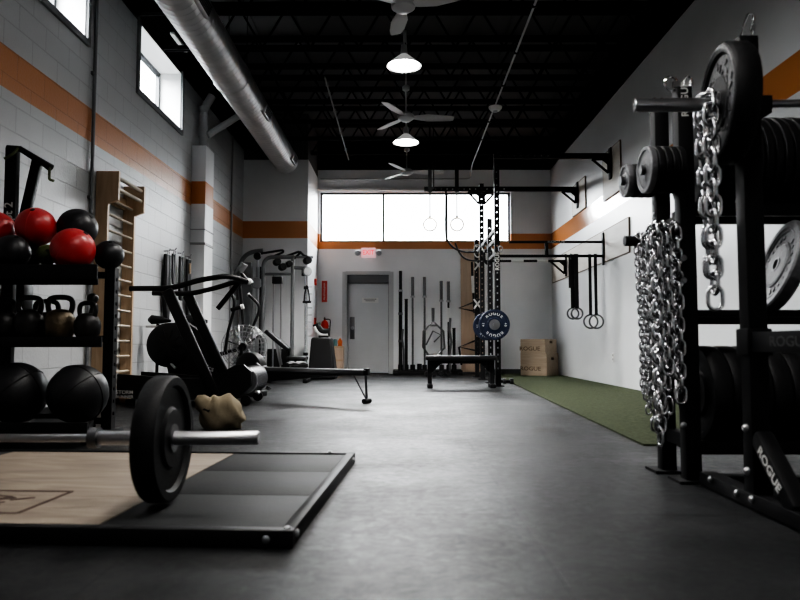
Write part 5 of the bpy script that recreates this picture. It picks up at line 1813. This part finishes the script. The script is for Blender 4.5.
# the bar lies a little askew in its cups
bar_o = V((S_X, S_Y - 0.085, at(700, 104, Y=S_Y - 0.085).z))
bar_d = V((0.9925, -0.122, -0.030)).normalized()
za_ = at(752, 342, Y=S_Y).z
for x, dy in ((S_X, 0.0), (S_X + 1.15, -0.14)):
    cup = bar_o + bar_d * ((x - S_X) / bar_d.x)
    G(st).box((x, S_Y + dy, 0.93), (0.073, 0.073, 1.74), bev=0.004).build('upright', 'rig')
    G(st).box((x, 2.55 + dy, 0.032), (0.075, 1.10, 0.056), bev=0.004).build('foot_beam', 'rig')
    G(st).span(BB0 + V((x - S_X, dy, 0)), BB1 + V((x - S_X + 0.0001, dy, 0)), 0.068, 0.07, 0.014, up=(1, 0, 0)).build('diagonal_brace', 'rig')
    r_ = 0.0255 if x == S_X else 0.0145
    g = G(st).box((x, S_Y + dy - 0.043, cup.z + 0.02), (0.06, 0.012, 0.14)).box((x, (S_Y + dy - 0.04 + cup.y - 0.05) / 2, cup.z - r_ - 0.013), (0.05, S_Y + dy - cup.y + 0.01, 0.022)).box((x, cup.y - 0.05, cup.z - 0.012), (0.05, 0.012, 0.05))
    g.build('j_cup', 'rig')
    G(st).box((x, S_Y + dy - 0.33, za_), (0.066, 0.56, 0.075), bev=0.003).build('spotter_arm', 'rig')
    G(st).box((x, S_Y + dy, za_), (0.093, 0.093, 0.10), bev=0.004).build('arm_collar', 'rig')
G(st).span((S_X + 0.04, 3.05, 0.03), (S_X + 1.11, 2.93, 0.03), 0.06, 0.05).build('rear_cross_beam', 'rig')
put_text(G(st), 'ROGUE', 0.05, (S_X - 0.0338, S_Y - 0.30, at(752, 342, Y=S_Y).z), (0, -1, 0), (0, 0, 1), 1.5).build('lettering', 'dimletters')
# lettering down the brace
dn = (BB1 - BB0).normalized()
mid = (BB0 + BB1) / 2
put_text(G(st), 'ROGUE', 0.05, V((S_X - 0.0362, mid.y + 0.005, mid.z + 0.01)), (0, dn.y, dn.z), V((0, dn.z, -dn.y)), 1.1).build('lettering', 'letters')
for px, py in ((737.5, 493), (752.5, 499), (711, 479)):
    q = at(px, py, X=S_X - 0.0375)
    G(st).lathe([(0.014, 0), (0.014, 0.006), (0.009, 0.012), (0, 0.013)], q, (-1, 0, 0), 14).build('bolt', 'steel')
for z in (0.30, 0.14):
    G(st).lathe([(0.016, 0), (0.016, 0.008), (0.01, 0.016), (0, 0.017)], (S_X - 0.0365, S_Y, z), (-1, 0, 0), 14).build('bolt', 'steel')

xe = at(634, 105, Y=bar_o.y + 0.056).x
s0 = (xe - S_X) / bar_d.x
bar_end = bar_o + bar_d * s0
rb = thing('barbell', 'steel barbell racked on the squat stand, with a plate and chain on its sleeve', 'barbell', bar_end)
def bp(s_):
    return bar_end + bar_d * s_
G(rb).lathe([(0, 0), (0.021, 0.0), (0.0255, 0.004), (0.0255, 0.392), (0, 0.392)], bar_end, bar_d, 28).build('sleeve', 'steel')
G(rb).cyl(bp(0.392), bp(0.42), 0.032, seg=24).build('collar', 'dsteel')
G(rb).cyl(bp(0.42), bp(1.74), 0.0145, seg=16).build('shaft', 'steel')
G(rb).cyl(bp(1.74), bp(1.77), 0.038, seg=24).build('collar', 'dsteel')
G(rb).cyl(bp(1.77), bp(2.2), 0.0255, seg=24).build('sleeve', 'steel')
bp_ = plate(bp(0.343), -bar_d, 0.225, 0.088, 'large dark iron-faced weight plate on the sleeve of the racked barbell', m='rubber', hub=0.045, hubm='dsteel')
g = G(bp_, True)
g.torus((0, 0, 0.0415), 0.205, 0.009, (0, 0, 1), 56, 8)
g.build('raised_rim', 'dplate', bp_)
g = G(bp_, True).lathe([(0.05, 0.030), (0.178, 0.030), (0.178, 0.033), (0.05, 0.033)], seg=48, closed=True)
for k in range(30):
    a = 2 * PI * k / 30
    rr = 0.13 + 0.022 * ((k * 7) % 3 - 1)
    g.box((math.cos(a) * rr, math.sin(a) * rr, 0.034), (0.03, 0.012, 0.006), (0, 0, a * 3))
g.torus((0, 0, 0.033), 0.085, 0.006, (0, 0, 1), 40, 6)
g.build('cast_face', 'dplate', bp_)

# chain over the racked sleeve
cc = bp(0.262)
ch = thing('steel_chain', 'heavy steel chain draped over the sleeve of the racked barbell', 'chain', cc)
g = G(ch)
zb1 = at(712, 306, Y=cc.y - 0.04).z
zb2 = at(712, 283, Y=cc.y + 0.04).z
rr = 0.043
arc = [V((cc.x - 0.006, cc.y - rr - 0.004, zb1))] + [V((cc.x, cc.y - rr * math.cos(a), cc.z + rr * math.sin(a))) for a in [PI * k / 8 for k in range(9)]] + [V((cc.x + 0.026, cc.y + rr + 0.004, zb2))]
chain_geo(g, arc, 0.057, 0.052, 0.0078, (1, 0, 0))
g.build('chain_links', 'chain', angle=80)

# many chains over the rack pegs
specs = [(674.5, P1[1], 400, 380, 0.052, 0.048, 0.0073, 'thick steel chain hanging on the near rack peg, right beside the upright'),
         (664, P1[1], 372, 418, 0.052, 0.048, 0.0073, 'thick steel chain hanging on the near rack peg, second from the upright'),
         (655.5, P1[1], 441, 424, 0.052, 0.048, 0.0073, 'thick steel chain on the near rack peg, longest of all and outermost on that peg'),
         (658, P2[1], 418, 398, 0.044, 0.038, 0.0056, 'medium steel chain on the rear rack peg nearest its upright'),
         (650.5, P2[1], 428, 408, 0.044, 0.038, 0.0056, 'medium steel chain on the rear rack peg, hidden behind the longest chain'),
         (644, P2[1], 412, 398, 0.030, 0.026, 0.0038, 'thin steel chain second from the outer end of the rear rack peg'),
         (639.5, P2[1], 392, 404, 0.030, 0.026, 0.0038, 'thin steel chain at the outer end of the rear rack peg')]
for px, Y, p0, p1, Lk, W_, r_, lab in specs:
    near = Y == P1[1]
    z_ = (zq1 - 0.03) if near else zq
    pr_ = (0.022 if near else 0.026) + r_ * 1.6
    x = at(px, 300, Y=Y).x
    t = thing('steel_chain', lab, 'chain', (x, Y, z_), group='chains hanging on the rack pegs')
    za_, zb_ = at(px, p0, Y=Y).z, at(px, p1, Y=Y).z
    sw = random.uniform(-0.006, 0.006)
    path = [V((x + sw, Y - pr_ - 0.006, za_))] + [V((x, Y - pr_ * math.cos(a), z_ + pr_ * math.sin(a))) for a in [PI * k / 8 for k in range(9)]] + [V((x + 0.036, Y + pr_ + 0.004, zb_))]
    g = G(t)
    chain_geo(g, path, Lk, W_, r_, (1, 0, 0), int(px) % 2)
    g.build('chain_links', 'chain', angle=80)

# spring clips and carabiners stuck on the tops of the posts
def clip(px, py, Y, h, post, label, tilt=0.0):
    base = V((post[0], post[1], post[2]))
    c = at(px, py, Y=Y)
    t = thing('spring_clip', label, 'clip', (c.x, Y, base.z), group='spring clips on the post tops')
    g = G(t)
    u = V((math.sin(tilt), 0, math.cos(tilt)))
    s_ = V((u.z, 0, -u.x))
    b0 = V((c.x, Y, base.z + 0.004))
    pts = [b0 - s_ * 0.022, b0 - s_ * 0.014 + u * h * 0.9, b0 + u * h, b0 + s_ * 0.014 + u * h * 0.9, b0 + s_ * 0.022]
    g.tube(fillet(pts, 0.02), 0.0055, 8)
    g.build('wire_loop', 'chrome')
    G(t).box(b0 + s_ * 0.018 + u * h * 0.45, (0.014, 0.014, 0.025), (0, tilt, 0)).build('clip_tab', 'chrome')
clip(746, 30, S_Y, 0.10, (S_X, S_Y, 1.80), 'steel spring clip standing on top of the squat stand post', 0.22)
clip(687, 75, P1[1], 0.055, (P1[0], P1[1], 1.80), 'small steel clip on the lettered rack post top, right of the round clip', 0.1)
t = thing('round_clip', 'round wire clip hooked over the lettered rack post top', 'clip', (P1[0] - 0.05, P1[1], 1.80))
G(t).torus((P1[0] - 0.055, P1[1] - 0.02, 1.815), 0.034, 0.0055, (0.3, -1, 0), 28, 8).build('wire_loop', 'chrome')
G(t).box((P1[0] - 0.03, P1[1] - 0.012, 1.815), (0.03, 0.018, 0.028)).build('clip_tab', 'chrome')
for k, (px, py, lab) in enumerate(((645, 62, 'small bright clip on the rear rack post top, left of two'), (655, 60, 'small bright clip on the rear rack post top, right of two'))):
    x = P2[0] - 0.018 + 0.036 * k
    t = thing('spring_clip', lab, 'clip', (x, P2[1], 1.80), group='spring clips on the post tops')
    G(t).torus((x, P2[1], 1.823), 0.019, 0.0045, (0.4, -1, 0), 20, 8).build('wire_loop', 'chrome')
    G(t).box((x, P2[1], 1.808), (0.02, 0.02, 0.014)).build('clip_tab', 'chrome')

SC.view_settings.view_transform = 'AgX'
SC.view_settings.look = 'AgX - High Contrast'
SC.view_settings.exposure = 0.3
